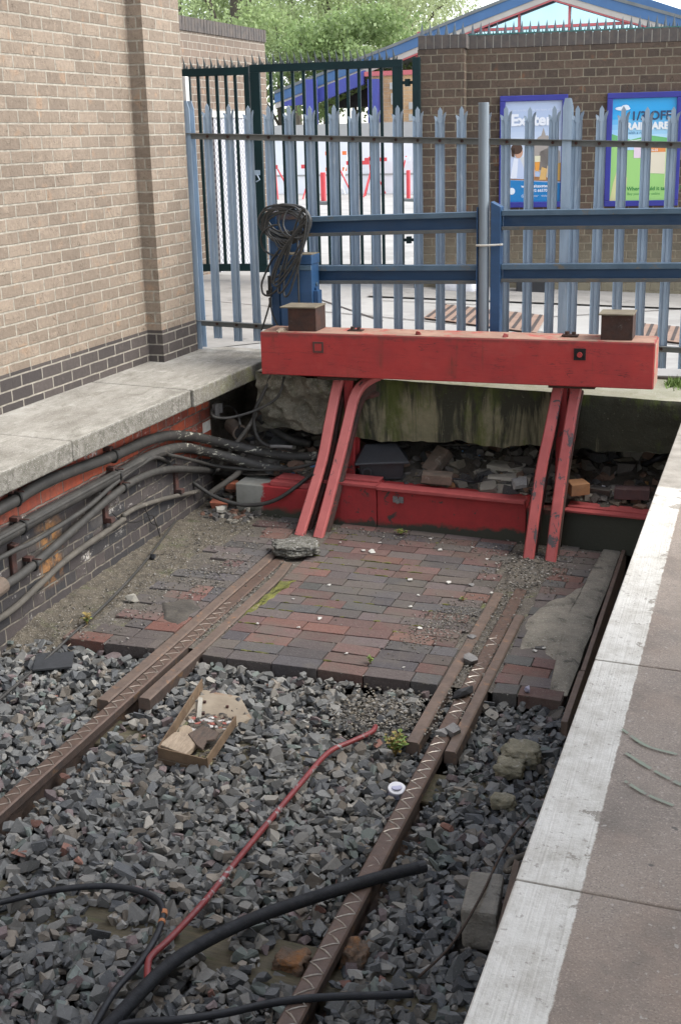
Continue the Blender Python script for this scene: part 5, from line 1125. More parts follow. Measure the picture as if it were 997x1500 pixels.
it += [([(0, 0), (1, 0), (1, .60), (.6, .64), (.3, .60), (0, .66)], (.15, .47, .17), 2), ([(0, 0), (1, 0), (1, .54), (.5, .56), (0, .53)], (.34, .62, .20), 3), ([(0, .58), (.4, .60), (.55, .61), (.55, .60), (0, .56)], (.6, .66, .62), 3),
       ([(0, 0), (.16, 0), (.26, .12), (.27, .22), (.20, .32), (.10, .30), (.05, .18)], (.64, .62, .30), 4), ([(.16, .35), (.21, .35), (.22, .47), (.15, .45)], (.70, .16, .09), 5), ([(.14, .30), (.19, .30), (.2, .36), (.15, .36)], (.06, .12, .4), 5),
       ([(.18, .50), (.36, .50), (.36, .575), (.18, .575)], (.42, .62, .84), 5), ([(.36, .42), (.58, .42), (.58, .575), (.36, .575)], (.76, .62, .70), 5), ([(.56, .27), (.86, .26), (.86, .56), (.56, .56)], (.74, .67, .52), 5), ([(.56, .475), (.86, .475), (.86, .52), (.56, .52)], (.76, .28, .08), 6), ([(.58, .53), (.74, .53), (.74, .56), (.58, .56)], (.20, .08, .34), 7),
       ([(.86, .10), (1, .10), (1, .56), (.86, .56)], (.56, .68, .33), 4), (circ(.16, .905, .12, .02), (.72, .8, .86), 5), (circ(.2, .92, .06, .02), (.72, .8, .86), 6), (circ(.88, .84, .05, .01), (.7, .8, .86), 5)]
tx = [('1/3 OFF', .29, .79, .12, (.02, .05, .12), 'LEFT', .003), ('RAIL FARES', .22, .70, .093, (.76, .78, .78), 'LEFT', .005), ('with a railcard', .26, .655, .04, (.02, .10, .22), 'LEFT', 0), ('Where could it take you?', .27, .10, .052, (.04, .22, .06), 'LEFT', .001), ('Buy yours today online', .28, .055, .035, (.05, .24, .07), 'LEFT', 0), ('16-25', .62, .485, .032, (.8, .75, .7), 'LEFT', .001)]
printed(t, P, it, tx, wd, hd)
# pavement along the wall foot, and street joints
mb = MB(); n_ = 24
V = []
for i in range(n_+1):
    s_ = s0-.4+(sE-s0+1)*i/n_
    for o_ in (.0, 1.05): p = wp(s_, 0, o_); V.append((p.x, p.y, gnd(p.x)+.012))
mb.add(V, [(2*i, 2*i+1, 2*i+3, 2*i+2) for i in range(n_)]); tag(mb.build('pavement', MT['paveband']), 'grey pavement strip along the foot of the dark brick wall', 'pavement', kind='structure')
mb = MB()
for (a_, b_) in (((300, 440), (1000, 505)), ((430, 425), (560, 470)), ((560, 440), (700, 446)), ((700, 470), (1000, 452))):
    A_, B_ = gz(*a_, ZL+.001), gz(*b_, ZL+.001); d_ = (B_-A_).normalized(); n2 = Vector((-d_.y, d_.x, 0))*.012
    mb.add([A_-n2, B_-n2, B_+n2, A_+n2], [(0, 1, 2, 3)])
tag(mb.build('street_joint', MT['grate']), 'dark joints between the street slabs behind the fence', 'joint', kind='structure')
mb = MB(); P_ = [gz(u, v, ZL+.0) for u, v in ((286, 512), (400, 500), (390, 404), (270, 400), (200, 420))]; mb.add(P_, [tuple(range(5))]); tag(mb.build('pavement', MT['paveband']), 'grey asphalt apron inside the fence by the tan building', 'pavement', kind='structure')
# small things at the foot of the far wall
mb = MB(); a = wl(778, 418, .12); mb.obox(tuple(wp(a[0], .985, .2)), (.30, .18, .22), WA, jit=.004); tag(mb.build('crate', MT['plastic'], bevel=.01), 'low black box at the foot of the dark brick wall', 'box')
lump(tuple(wp(wl(672, 418, .2)[0], 1.03, .28)), (.24, .17, .13), 'jar', 'white_bag', 'rounded white bag at the foot of the dark brick wall', 'bag', .06, 2, 4)
# street grates
def grate(a, b, c, d, label):
    P4 = [gz(*q, ZL+.006) for q in (a, b, c, d)]; m = MB(); m.prism(P4, (0, 0, .006), 0); n = 13
    for i in range(n):
        t0, t1 = (i+.15)/n, (i+.55)/n
        q = [P4[3].lerp(P4[2], t0), P4[3].lerp(P4[2], t1), P4[0].lerp(P4[1], t1), P4[0].lerp(P4[1], t0)]; q = [x+Vector((0, 0, .0085)) for x in q]
        q = [q[0].lerp(q[3], .05), q[1].lerp(q[2], .05), q[2], q[3]]; m.add(q, [(0, 1, 2, 3)], 1)
    return tag(m.build('street_grate', [MT['tactile'], MT['grate']]), label, 'grate', 'ribbed brown grates in the street')
grate((648, 446), (800, 463), (785, 488), (620, 466), 'longer ribbed rust brown grate in the street behind the round post'); grate((915, 472), (1075, 487), (1070, 512), (905, 491), 'ribbed rust brown grate in the street at the right behind the fence')
# ------------------------------------------------------------------ green gates
GO = WO+wn*.25; 
def gp(u, v, off=.22): return _on(u, v, wn, wn.dot(WO)+off)
def gate(u0, u1, vt0, vt1, vb, nb_, label, stl, off):
    a, b = gp(u0, vt0, off), gp(u1, vt1, off); zt_ = (a.z+b.z)/2; zb = gp((u0+u1)/2, vb, off).z
    t = thing('metal_gate', label, 'gate', (a+b)/2*1.0 if False else tuple(Vector(((a.x+b.x)/2, (a.y+b.y)/2, zb))), 'dark green gate leaves')
    d = (Vector((b.x, b.y, 0))-Vector((a.x, a.y, 0))); L = d.length; d.normalize(); n = Vector((d.y, -d.x, 0)); o = Vector((a.x, a.y, 0))
    def bar(s0_, s1_, z0, z1, th): m = MB(); m.box(s0_, s1_, -th/2, th/2, z0, z1, 0, lambda s, w, z: tuple(o+d*s+n*w+Vector((0, 0, z)))); return m
    bar(.0, L, zt_-.075, zt_, .06).build('top_rail', MT['green'], t, bevel=.003); bar(0, L, zb, zb+.075, .06).build('bottom_rail', MT['green'], t, bevel=.003)
    for (q0, q1) in ((0, stl[0]), (L-stl[1], L)): bar(q0, q1, zb+.0755, zt_-.0755, .062).build('stile', MT['green'], t, bevel=.003)
    for i in range(nb_):
        s = stl[0]+(L-stl[0]-stl[1])*(i+1)/(nb_+1); bar(s-.015, s+.015, zb+.076, zt_-.076, .03).build('bar', MT['green'], t)
    m = MB(); s = .04
    while s < L-.02:
        c = o+d*s+Vector((0, 0, zt_)); m.tube([c+n*.02, c+n*.02+Vector((0, 0, .04)), c+Vector((-.02, 0, .115))], [.017, .011, .001], 5)
        for w in (-.02, .01): m.tube([c+d*.02+n*w, c+d*(.02+random.uniform(-.01, .01))+n*w*1.5+Vector((0, 0, .035))], [.008, .001], 4)
        s += .072
    m.build('spikes', MT['spike'], t)['kind'] = 'stuff'
    return t, o, d, n, L, zt_, zb
gate(256, 364, 104, 96, 397, 6, 'left leaf of the dark green spiked gate, in front of the brick wing', (.05, .05), .22)
g2 = gate(366, 589, 97, 85, 398, 11, 'wider right leaf of the dark green spiked gate, seen against trees', (.10, .10), .22)
t2, o, d, n, L, zt_, zb = g2
for zz in (zt_-.22, zb+.32):
    m = MB(); c = o+d*(L+.05)+Vector((0, 0, zz)); m.obox(tuple(c), (.12, .03, .03), WA); m.obox(tuple(c), (.05, .06, .07), WA); m.build('hinge', MT['green'], t2, bevel=.004)
m = MB(); c = o+d*.02+n*.05+Vector((0, 0, zb+1.02)); m.obox(tuple(c), (.10, .03, .05), WA); m.tube([c+Vector((.03, -.02, -.02)), c+Vector((.06, -.03, -.07)), c+Vector((.02, -.03, -.09))], .008, 6); m.build('padlock', MT['galv'], t2)
a = gp(609.5, 84, .30); mb = MB(); mb.obox((a.x, a.y, (a.z+.95)/2), (.075, .075, a.z-.95), WA); tag(mb.build('gate_post', MT['green'], bevel=.004), 'dark green post at the end of the brick wall that hangs the gate', 'gate post')
# ------------------------------------------------------------------ palisade fence
FS = .05
def fy(x): return 8.82+FS*x
pf = thing('palisade_fence', 'galvanised steel palisade fence with three pointed pales above the end wall', 'fence', (0, 8.82, .94))
d = Vector((1, FS, 0)).normalized(); n = Vector((FS, -1, 0)).normalized()
def pale_geo(x, z0, z1):
    m = MB(); o = Vector((x, fy(x), 0)); us = [-.033, -.027, -.013, -.008, .008, .013, .027, .033]; ds = [.016, .002, .002, .010, .010, .002, .002, .016]; th = .003
    lean = random.gauss(0, .004); bow = random.gauss(0, .003)
    def pt(u, w, z): return o+d*(u+lean*(z-1.1))+n*(w+bow*max(0, z-2.2)*2)+Vector((0, 0, z))
    zs = [z0, z1-.092]; V = []; Fc = []
    for z in zs:
        for u, w in zip(us, ds): V.append(pt(u, w, z))
        for u, w in zip(us, ds): V.append(pt(u, w-th, z))
    N = 8
    for k in range(N-1): Fc += [(k, k+1, 2*N+k+1, 2*N+k), (N+k+1, N+k, 3*N+k, 3*N+k+1)]
    Fc += [(0, 2*N, 3*N, N), (N-1, 2*N-1, 4*N-1, 3*N-1)]
    m.add(V, Fc); zt1 = z1-.092
    # centre prong
    m.prism([pt(-.0155, .010, zt1-.01), pt(.0155, .010, zt1-.01), pt(.0145, .010, z1-.024), pt(0, .010, z1), pt(-.0145, .010, z1-.024)], -n*.004)
    for sgn, g in ((-1, .75), (1, 1.25)):   # outer prongs curl forward and outward
        P0 = [pt(sgn*.014, .004, zt1), pt(sgn*.033, .014, zt1)]; P1 = [pt(sgn*.016, .006, zt1+.020*g), pt(sgn*(.033+.002*g), .016, zt1+.018*g)]; P2 = [pt(sgn*(.017+.005*g), .010, zt1+.036*g), pt(sgn*(.033+.007*g), .020, zt1+.032*g)]; P3 = [pt(sgn*(.026+.014*g), .020+.006*g, zt1+.048*g)]
        q = P0+P1+P2+P3; q2 = [p-n*.004 for p in q]; o_ = len(q)
        m.add(q+q2, [(0, 1, 3, 2), (2, 3, 5, 4), (4, 5, 6), (7, 9, 10, 8), (9, 11, 12, 10), (11, 13, 12), (0, 2, 9, 7), (2, 4, 11, 9), (4, 6, 13, 11), (1, 8, 10, 3), (3, 10, 12, 5), (5, 12, 13, 6)])
    return m
xs = [-1.870+.1532*i for i in range(25)]
for i, x in enumerate(xs):
    if abs(x-.674) < .05: continue
    z1 = 2.705-.034*x; pale_geo(x+random.gauss(0, .003), 1.01-K*x+random.uniform(-.02, .02), z1+random.gauss(0, .006)).build('pale', MT['galv'], pf)
def frail(z, h):
    m = MB(); 
    for (w0, w1, za, zb) in ((.018, .023, -h, 0), (.018, .058, -.005, 0)):
        m.box(-2.04, 2.6, w0, w1, za, zb, 0, lambda x, w, zz: tuple(Vector((x, fy(x), 0))+n*w+Vector((0, 0, z+zz-K*x))))
    for x in xs: c = Vector((x, fy(x), z-K*x-h*.5))+n*.023; m.tube([c, c+n*.009], .011, 6, 1)
    return m.build('rail', [MT['galvrail'], MT['rustbr']], pf)
frail(2.498, .042); frail(1.155, .042)
def post(x, w, zt_):
    m = MB(); o = Vector((x, fy(x), 0))
    def pt(a, b, z): return tuple(o+d*a+n*b+Vector((0, 0, z)))
    for (a0, a1, b0, b1, top) in ((-w/2, w/2, .034, .040, 1), (-w/2, w/2, -.06, -.054, 1), (-.003, .003, -.054, .034, 0)):
        m.box(a0, a1, b0, b1, zt(x, ZL)-.05, zt_-.06, 0, pt)
        if top: m.prism([pt(a0, b1, zt_-.06), pt(a1, b1, zt_-.06), pt(a1*.55, b1, zt_), pt(a0*.55, b1, zt_)], -n*.006)
    return m.build('post', MT['galv'], pf)
post(-2.03, .075, 2.80); post(.674, .062, 2.735); post(2.5, .062, 2.66)
# ------------------------------------------------------------------ blue barriers
BY = 8.45
def barrier(x0, x1, zs, label, post_=None):
    t = thing('swing_barrier', label, 'barrier', ((x0+x1)/2, BY, 1.0), 'blue steel barriers behind the buffer stop')
    for (za, zb, k) in zs:
        f = lambda x, y, z: (x, y, z+k*(x-x0))
        m = MB(); m.box(x0, x1, BY+.035, BY+.043, za, zb, 0, f); b = m.build('beam', MT['blue'], t)
        m = MB(); m.box(x0, x1, BY-.03, BY+.034, zb-.010, zb, 0, f); m.box(x0, x1, BY-.034, BY-.028, zb-.034, zb-.0, 0, f); m.build('upper_flange', MT['bluelip'], b, bevel=.002)
        m = MB(); m.box(x0, x1, BY-.03, BY+.034, za, za+.010, 0, f); m.box(x0, x1, BY-.034, BY-.028, za, za+.024, 0, f); m.build('lower_flange', MT['brownlip'], b, bevel=.002)
    return t
bl = barrier(-1.085, .163, ((1.868, 2.001, .022), (1.545, 1.668, .010)), 'left blue steel barrier hinged on the post with the cable coil')
m = MB(); m.box(-1.30, -1.092, BY-.05, BY-.04, .96, 2.03); m.box(-1.30, -1.092, BY+.05, BY+.06, .96, 2.03); m.box(-1.20, -1.19, BY-.04, BY+.05, .96, 2.03); m.box(-1.30, -1.245, BY-.068, BY-.052, .96, 2.02); m.build('post', MT['blue'], bl, bevel=.003)
m = MB(); m.box(-1.303, -1.089, BY-.062, BY+.062, 1.985, 2.038, 0, lambda x, y, z: (x, y, z+(.012*nz(x*30, 1) if z < 2 else 0))); m.build('post_top', MT['bluetop'], bl, bevel=.003)
b2 = barrier(.322, 2.4, ((1.911, 2.037, .006), (1.571, 1.688, .012)), 'right blue steel barrier ending beside the grey round post')
m = MB(); m.prism([(.252, BY-.05, .96), (.318, BY-.05, .96), (.318, BY-.05, 2.06), (.252, BY-.05, 2.095)], (0, .10, 0)); m.build('end_post', MT['blue'], b2, bevel=.003)
m = MB(); m.box(.160, .165, BY-.06, BY+.04, .96, 2.06); m.build('end_plate', MT['blue'], bl)
rp = thing('steel_post', 'tall grey round steel post standing between the two blue barriers', 'post', (.203, BY-.03, .93))
m = MB(); m.tube([(.205, BY-.03, .93), (.196, BY-.03, 2.715)], .034, 20); m.build('tube', MT['post'], rp, smooth=False, bevel=.002)
m = MB(); 
ring = [(.16, BY-.045, 1.815), (.165, BY-.068, 1.815), (.2, BY-.072, 1.815), (.24, BY-.068, 1.816), (.325, BY-.066, 1.82), (.328, BY-.05, 1.82)]; m.tube(crv(ring, 4), .0075, 6); tag(m.build('cable_tie', MT['whitetie']), 'pale strap tying the round post to the right blue barrier', 'strap')
# cabinet
cbx = thing('control_cabinet', 'narrow blue steel cabinet standing in front of the left blue post', 'cabinet', (-1.05, 8.28, .95))
a = py(402, 372, 8.2); 
m = MB(); m.box(-1.165, -.940, 8.215, 8.37, .95, 1.70, 0, lambda x, y, z: (x+(-.006 if x < -1 and z > 1.5 else 0), y, z)); m.build('cabinet_body', MT['blue'], cbx, bevel=.004)
m = MB(); m.box(-1.176, -.934, 8.207, 8.38, 1.70, 1.763); m.build('cabinet_lid', MT['blue'], cbx, bevel=.004)
m = MB(); m.box(-1.174, -.936, 8.209, 8.378, 1.7635, 1.768); m.build('lid_top', MT['olive'], cbx)
m = MB(); m.box(-1.172, -.938, 8.203, 8.212, 1.662, 1.694); m.build('edge_strip', MT['bluelip'], cbx, bevel=.002)
m = MB(); m.box(-.940, -.905, 8.24, 8.32, 1.42, 1.52); m.tube([(-.93, 8.28, 1.54), (-.93, 8.28, 1.36)], .012, 8); m.build('side_box', MT['blue'], cbx, bevel=.003)
m = MB(); m.tube([(-.9375, 8.30, 1.56), (-.930, 8.30, 1.56)], .012, 8); m.build('bolt', MT['bluelip'], cbx)
# small lock on the post
m = MB(); m.box(-1.335, -1.30, 8.40, 8.46, 1.50, 1.60); m.box(-1.345, -1.295, 8.39, 8.47, 1.455, 1.50); m.tube([(-1.32, 8.40, 1.45), (-1.32, 8.40, 1.38)], .012, 6); tag(m.build('cable_junction', MT['tie'], bevel=.004), 'black cable junction on the left side of the blue post', 'junction')
# coil of cable
random.seed(17)
def loop(cu, cv, ru, rv, tilt_, y, a0=0, a1=6.5, jit=1.2, sag=0):
    pts = []
    for k in range(19):
        a = a0+(a1-a0)*k/18; du, dv = ru*math.cos(a), rv*math.sin(a)
        u = cu+du*math.cos(tilt_)-dv*math.sin(tilt_)+random.gauss(0, jit*.5); v = cv+du*math.sin(tilt_)+dv*math.cos(tilt_)+random.gauss(0, jit*.5)
        pts.append(py(u, v, y+.035*math.sin(a+y*40)))
    return crv(pts, 4)
mb = MB()
for k in range(9): mb.tube(loop(416+random.gauss(0, 3), 328+random.gauss(0, 4), 30+random.gauss(0, 2.5), 23+random.gauss(0, 2.2), .12+random.gauss(0, .12), 8.33-.012*(k % 4)), .0075, 8)
mb.tube(loop(431, 325, 23, 24, .2, 8.27, jit=.5), .0078, 8); mb.tube(loop(435, 326, 20, 23, .1, 8.25, .5, 6.6, jit=.5), .0076, 8)
for k in range(5): mb.tube(loop(424+k*2, 374+random.gauss(0, 3), 9+random.random()*2, 46+k*5, .50-.05*k+random.gauss(0, .04), 8.165-.006*k, jit=.6), .0072, 8)
mb.tube(loop(404, 352, 22, 22, .4, 8.33, -1.2, 4.6), .0072, 8); mb.tube(loop(410, 392, 16, 46, .5, 8.30, -.9, 4.9), .0072, 8)
for k in range(6):
    mb.tube(crv([py(420+k*3, 306+abs(k-2)*3, 8.31), py(441+k*1.5, 314+k*2, 8.27), py(438-k*3+k, 336+k*2, 8.25), py(432-k*4, 350+k*3, 8.27), py(414-k*3, 352-k*1.0, 8.31)], 6), .0072, 8)
mb.tube(crv([py(436, 345, 8.25), py(436, 380, 8.20), py(437, 410, 8.195), py(438, 450, 8.195)], 5), .007, 8)
mb.tube(crv([py(398, 420, 8.36), py(396, 440, 8.36), py(390, 462, 8.36), py(383, 484, 8.34)], 5), .0065, 8); mb.tube(crv([py(397, 430, 8.36), py(397, 452, 8.34), py(404, 472, 8.3), py(412, 482, 8.25)], 5), .006, 8)
tag(mb.build('cable_coil', MT['coilc'], smooth=True), 'tangled coil of dark cable hung over the blue post', 'cable coil')
# ================================================================== FAR SCENE
random.seed(41)
HY = 30.0
def pl(u, v, y=HY): return py(u, v, y)
# white hoarding and road works
a, b = pl(380, 168), pl(640, 172); hb = thing('hoarding', 'long white panelled wall across the street beyond the gate', 'wall', ((a.x+b.x)/2, HY, .9))
m = MB(); m.box(a.x-2.5, b.x+1.2, HY, HY+.2, .5, 2.48); m.build('panel', MT['white'], hb)
m = MB(); m.box(a.x-2.5, b.x+1.2, HY-.03, HY+.23, 2.482, 2.82); m.build('capping', MT['greyband'], hb)
m = MB(); m.box(a.x-2.5, b.x+1.2, HY-.02, HY-.002, 1.62, 1.66); m.box(a.x-2.5, b.x+1.2, HY-.05, HY-.002, .5, .98); m.build('rail_strip', MT['greyband'], hb)
def trestle(u, v, w, h, mat, label, y=27.0, boards=1):
    p = gz(u, v, ZL); p = Vector((p.x, p.y, gnd(p.x))); t = thing('road_barrier', label, 'barrier', tuple(p), 'red and orange road works barriers in the street')
    for sx in (-1, 1):
        m = MB(); x = p.x+sx*w/2*.82
        m.tube([(x-.16*sx, p.y-.30, p.z), (x, p.y, p.z+h)], .018, 6); m.tube([(x-.30*sx, p.y+.30, p.z), (x, p.y, p.z+h)], .018, 6); m.build('leg', MT[mat if boards == 1 else 'white'], t)
    for k in range(boards):
        m = MB(); z = p.z+h-.02-k*.36; n_ = 6
        for i in range(n_): m.box(p.x-w/2+w*i/n_, p.x-w/2+w*(i+1)/n_, p.y-.045, p.y-.015, z-.085, z, 0 if i % 2 == 0 else 1)
        m.build('board', [MT[mat], MT['white']], t)
def bar_post(u, v, h, w, mat, label):
    p = gz(u, v, ZL); m = MB(); z = gnd(p.x); m.box(p.x-w/2, p.x+w/2, p.y-.05, p.y+.05, z, z+h); m.box(p.x-.22, p.x+.22, p.y-.2, p.y+.2, z-.01, z+.05, 1)
    tag(m.build('barrier_post', [MT[mat], MT['roof']], bevel=.01), label, 'post', 'red barrier posts in the street')
trestle(432, 288, 1.1, .75, 'bred', 'red trestle barrier beyond the gate, left of the red post'); trestle(520, 288, 1.1, .8, 'bred', 'red trestle barrier between the two orange barriers'); trestle(568, 284, 1.1, .85, 'bred', 'red trestle barrier furthest right beyond the gate')
trestle(497, 284, .62, 1.0, 'borange', 'orange and white barrier just right of the red post beyond the gate', boards=2); trestle(540, 276, .62, 1.15, 'borange', 'taller orange and white barrier further right beyond the gate', boards=2)
bar_post(474, 298, .62, .09, 'bred', 'red post standing in the street beyond the gate'); bar_post(598, 294, .64, .07, 'bred', 'red post in the street by the end of the brick wall')
# station building with the blue gable
SY = 36.0
q = lambda u, v, y=SY: py(u, v, y)
sb = thing('station_building', 'building with a blue edged glazed gable and buff brick wall beyond the gate', 'building', tuple(Vector((q(720, 200).x, SY, 1.0))))
def barge(line, name, mat, off0, off1, y0, dep):
    P = [q(u, v, SY) for u, v in line]; m = MB()
    for a, b in zip(P[:-1], P[1:]):
        m.prism([a+Vector((0, y0, off0)), b+Vector((0, y0, off0)), b+Vector((0, y0, off1)), a+Vector((0, y0, off1))], (0, dep, 0))
    return m.build(name, MT[mat], sb)
ln = [(408, 138), (590, 66), (688, 25), (812, -24), (900, 2), (1060, 46)]
barge(ln, 'bargeboard', 'bluebarge', -.25, .0, -.34, .12); barge(ln, 'soffit', 'cream', -.40, -.252, -.31, .1); barge(ln, 'roof', 'roof', 0.0, .08, -.38, 9); barge(ln[1:], 'red_trim', 'redtrim', -.44, -.402, -.29, .1)
gl = [q(612, 62), q(690, 30), q(812, -18), q(900, 8), q(1040, 48), q(1040, 240), q(612, 240)]
m = MB(); m.prism(gl, (0, .12, 0)); m.build('glazing', MT['glass'], sb)
m = MB()
for (u, v) in ((610, 66), (661, 50), (760, 5), (834, -8), (912, 14)):
    a, b = q(u, v, SY-.06), q(u, 240, SY-.06); m.box(a.x-.028, a.x+.028, SY-.09, SY-.01, b.z, a.z)
a, b = q(612, 49, SY), q(1040, 35, SY); m.box(a.x, b.x, SY-.11, SY-.012, a.z-.035, a.z+.035); m.build('mullion', MT['redtrim'], sb)
a, b = q(541, 112, SY-.5), q(606, 250, SY-.5); m = MB(); m.box(a.x, b.x+1.2, SY-.6, SY+3, .6, a.z); m.build('wall', MT['orangebrick'], sb)
m = MB(); m.box(a.x-.1, b.x+1.2, SY-.68, SY+3.1, a.z, a.z+.12); m.build('wall_coping', MT['redtrim'], sb)
for u in (466, 556): c = q(u, 150, SY-.2); m = MB(); m.box(c.x-.14, c.x+.14, SY-.9, SY-.62, .8, c.z+.6); m.build('column', MT['bluecol'], sb)
P = [q(425, 150, SY), q(540, 104, SY), q(540, 124, SY), q(470, 152, SY), q(425, 156, SY)]; m = MB(); m.prism([p+Vector((0, -.5, 0)) for p in P], (0, .2, 0)); m.build('canopy_beam', MT['bluecol'], sb)
P = [q(485, 150, SY), q(541, 122, SY), q(541, 155, SY), q(485, 158, SY)]; m = MB(); m.prism([p+Vector((0, .5, 0)) for p in P], (0, .2, 0)); m.build('canopy_shade_panel', MT['black'], sb)  # black panel standing in for the shade beneath the blue canopy
for (u, v) in ((574, 126), (576, 145), (602, 155), (602, 172)): c = q(u, v, SY-.7); m = MB(); m.obox(tuple(c), (.12, .1, .18 if v != 145 else .3)); m.build('lamp', MT['greyband'], sb, bevel=.01)
c = q(600, 200, SY-.8); m = MB(); m.obox((c.x, SY-.65, c.z), (.5, .06, .7)); m.build('notice_board', MT['glass'], sb)
rb = thing('station_roof', 'second blue edged roof glimpsed above the glazed gable at the right', 'roof', tuple(q(980, 20, SY+6)))
P = [q(880, -8, SY+6), q(930, 4, SY+6), q(1060, 44, SY+6), q(1060, 34, SY+6), q(930, -8, SY+6)]; m = MB(); m.prism(P, (0, .3, 0)); m.build('bargeboard', MT['bluebarge'], rb)
P = [q(880, -4, SY+6.4), q(1060, 46, SY+6.4), q(1060, 90, SY+6.4), q(880, 90, SY+6.4)]; m = MB(); m.prism(P, (0, .3, 0)); m.build('soffit', MT['cream'], rb)
# ------------------------------------------------------------------ trees
def tree(x, y, h, cr, n, label, shade, seed, squash=.95, leaf=.125):
    n = int(n*2.5); shade = tuple(c*k_ for c, k_ in zip(shade, (1.2, 1.16, 2.1)))
    r_ = random.Random(seed); g = np.random.default_rng(seed); z0 = gnd(max(-7, min(5, x)))
    t = thing('tree', label, 'tree', (x, y, z0), 'trees beyond the gate')
    tr_ = MB(); top = Vector((x, y, z0+h*.62)); tr_.tube(crv([(x, y, z0-.1), (x+.1, y, z0+h*.2), (x-.05, y+.1, z0+h*.4), tuple(top)], 5), [h*.028*(1-.04*i) for i in range(16)], 9)
    cl = []
    for k in range(60):
        a = r_.uniform(0, 6.28); e = r_.uniform(-.45, 1.0); rr = cr*(r_.uniform(.25, 1)**.6); ce = math.sqrt(max(.05, 1-e*e*.8))
        c = Vector((x+math.cos(a)*rr*ce, y+math.sin(a)*rr*ce*.8, z0+h*.58+e*h*.40*squash)); cl.append((c, cr*r_.uniform(.16, .36)))
        if k < 4: tr_.tube(crv([tuple(Vector((x, y, z0+h*r_.uniform(.22, .5)))), tuple(Vector((x, y, z0+h*.5)).lerp(c, .5)), tuple(c)], 4), [h*.010*(1-.08*i) for i in range(9)], 6)
    tr_.build('trunk', MT['bark'], t)
    w = np.array([q_[1]**2 for q_ in cl]); w /= w.sum(); idx = g.choice(len(cl), n, p=w); cen = np.array([tuple(q_[0]) for q_ in cl])[idx]; rd = np.array([q_[1] for q_ in cl])[idx]
    dv = g.normal(size=(n, 3)); dv /= np.linalg.norm(dv, axis=1)[:, None]; pos = cen+dv*(rd*g.uniform(.2, 1.05, n)**.5)[:, None]*np.array([1, 1, .8])
    s = leaf*g.uniform(.6, 1.3, n); u = g.normal(size=(n, 3)); u /= np.linalg.norm(u, axis=1)[:, None]; v = np.cross(u, g.normal(size=(n, 3))); v /= np.linalg.norm(v, axis=1)[:, None]
    Q = np.stack([pos-u*s[:, None]*.6, pos+v*s[:, None]*.36, pos+u*s[:, None]*.6, pos-v*s[:, None]*.36], 1).reshape(-1, 3)
    lt = g.uniform(.75, 1.25, len(cl))[idx]; col = np.array(shade)[None]*(lt*g.uniform(.8, 1.2, n))[:, None]
    me = bpy.data.meshes.new('crown'); me.vertices.add(4*n); me.vertices.foreach_set('co', (Q-np.array([x, y, z0])).ravel()); me.loops.add(4*n); me.loops.foreach_set('vertex_index', np.arange(4*n)); me.polygons.add(n)
    me.polygons.foreach_set('loop_start', np.arange(0, 4*n, 4)); me.polygons.foreach_set('loop_total', np.full(n, 4)); me.update(calc_edges=True)
    ca = me.color_attributes.new('Col', 'FLOAT_COLOR', 'CORNER'); ca.data.foreach_set('color', np.repeat(np.concatenate([col, np.ones((n, 1))], 1), 4, 0).astype(np.float32).ravel())
    me.materials.append(MT['leaf']); o = bpy.data.objects.new('crown', me); COL.objects.link(o); o.parent = t
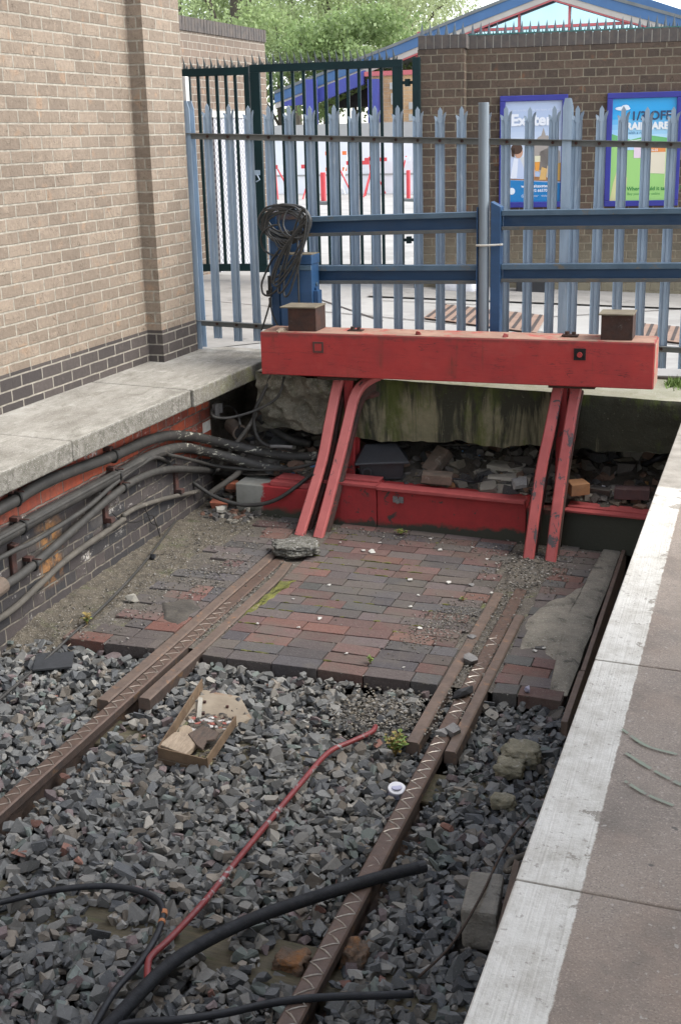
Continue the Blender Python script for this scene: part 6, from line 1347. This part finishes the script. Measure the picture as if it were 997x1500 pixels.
for (u, dist, h, cr, n, lab, sh, sd) in ((350, 46, 11.5, 4.0, 9000, 'pale green tree behind the brick wing and left gate leaf', (.30, .38, .10), 1), (480, 50, 12, 4.6, 11000, 'broad pale green tree above the middle of the gate', (.33, .40, .115), 2), (585, 56, 11.2, 4.2, 9000, 'yellow green tree beside the blue gable, thinning to the sky', (.36, .42, .13), 3), (430, 62, 13.5, 5.5, 9000, 'taller tree standing behind the other pale green trees', (.29, .36, .11), 4), (520, 40, 5.0, 2.6, 4500, 'low bushy tree under the blue canopy behind the white wall', (.20, .28, .06), 5), (410, 42, 5.5, 2.8, 4500, 'low bushy tree behind the white wall at the left of the gate', (.22, .29, .07), 6), (270, 60, 13, 5, 7000, 'tree mostly hidden by the brick wing at the left', (.30, .37, .11), 7)):
    p = py(u, 150, dist); tree(p.x, p.y, h, cr, n, lab, sh, sd)
# unseen canopy, added to shade the right platform and the near track
shade_canopy = thing('canopy', 'unseen canopy roof added to shade the right platform', 'canopy', (4.2, -2, .8))
mb = MB(); mb.box(1.95, 7.6, -13, 5.2, 4.45, 4.60); mb.build('roof', MT['cream'], shade_canopy)
for yy in (-9, -3, 3):
    mb = MB(); mb.tube([(4.3, yy, .75), (4.3, yy, 4.45)], .09, 12); mb.build('column', MT['bluecol'], shade_canopy)
# ================================================================== LIGHT
SUN_EL, SUN_AZ = 50, 78      # azimuth clockwise from +Y (ahead along the track) towards +X
w = bpy.data.worlds.new('World'); SC.world = w; w.use_nodes = True; nt = w.node_tree; bg = nt.nodes['Background']
sk = nt.nodes.new('ShaderNodeTexSky'); sk.sky_type = 'NISHITA'; sk.sun_disc = False; sk.sun_elevation = rad(SUN_EL); sk.sun_rotation = rad(SUN_AZ); sk.air_density = 1.0; sk.dust_density = 1.2; sk.ozone_density = 1.0; sk.altitude = 0
hs_ = nt.nodes.new('ShaderNodeHueSaturation'); hs_.inputs['Saturation'].default_value = .36; nt.links.new(sk.outputs[0], hs_.inputs['Color']); nt.links.new(hs_.outputs[0], bg.inputs[0]); bg.inputs[1].default_value = .15
sd = bpy.data.lights.new('sun', 'SUN'); sd.energy = 1.0; sd.angle = rad(30); sd.color = (1.0, .95, .86); so = bpy.data.objects.new('sun', sd); COL.objects.link(so)
dirv = Vector((math.sin(rad(SUN_AZ))*math.cos(rad(SUN_EL)), math.cos(rad(SUN_AZ))*math.cos(rad(SUN_EL)), math.sin(rad(SUN_EL))))
so.rotation_euler = (-dirv).to_track_quat('-Z', 'Y').to_euler(); so.location = dirv*30
SC.view_settings.view_transform = 'Standard'; SC.view_settings.look = 'None'; SC.view_settings.exposure = 1.75; SC.view_settings.gamma = 1.0
SC.render.engine = 'CYCLES'
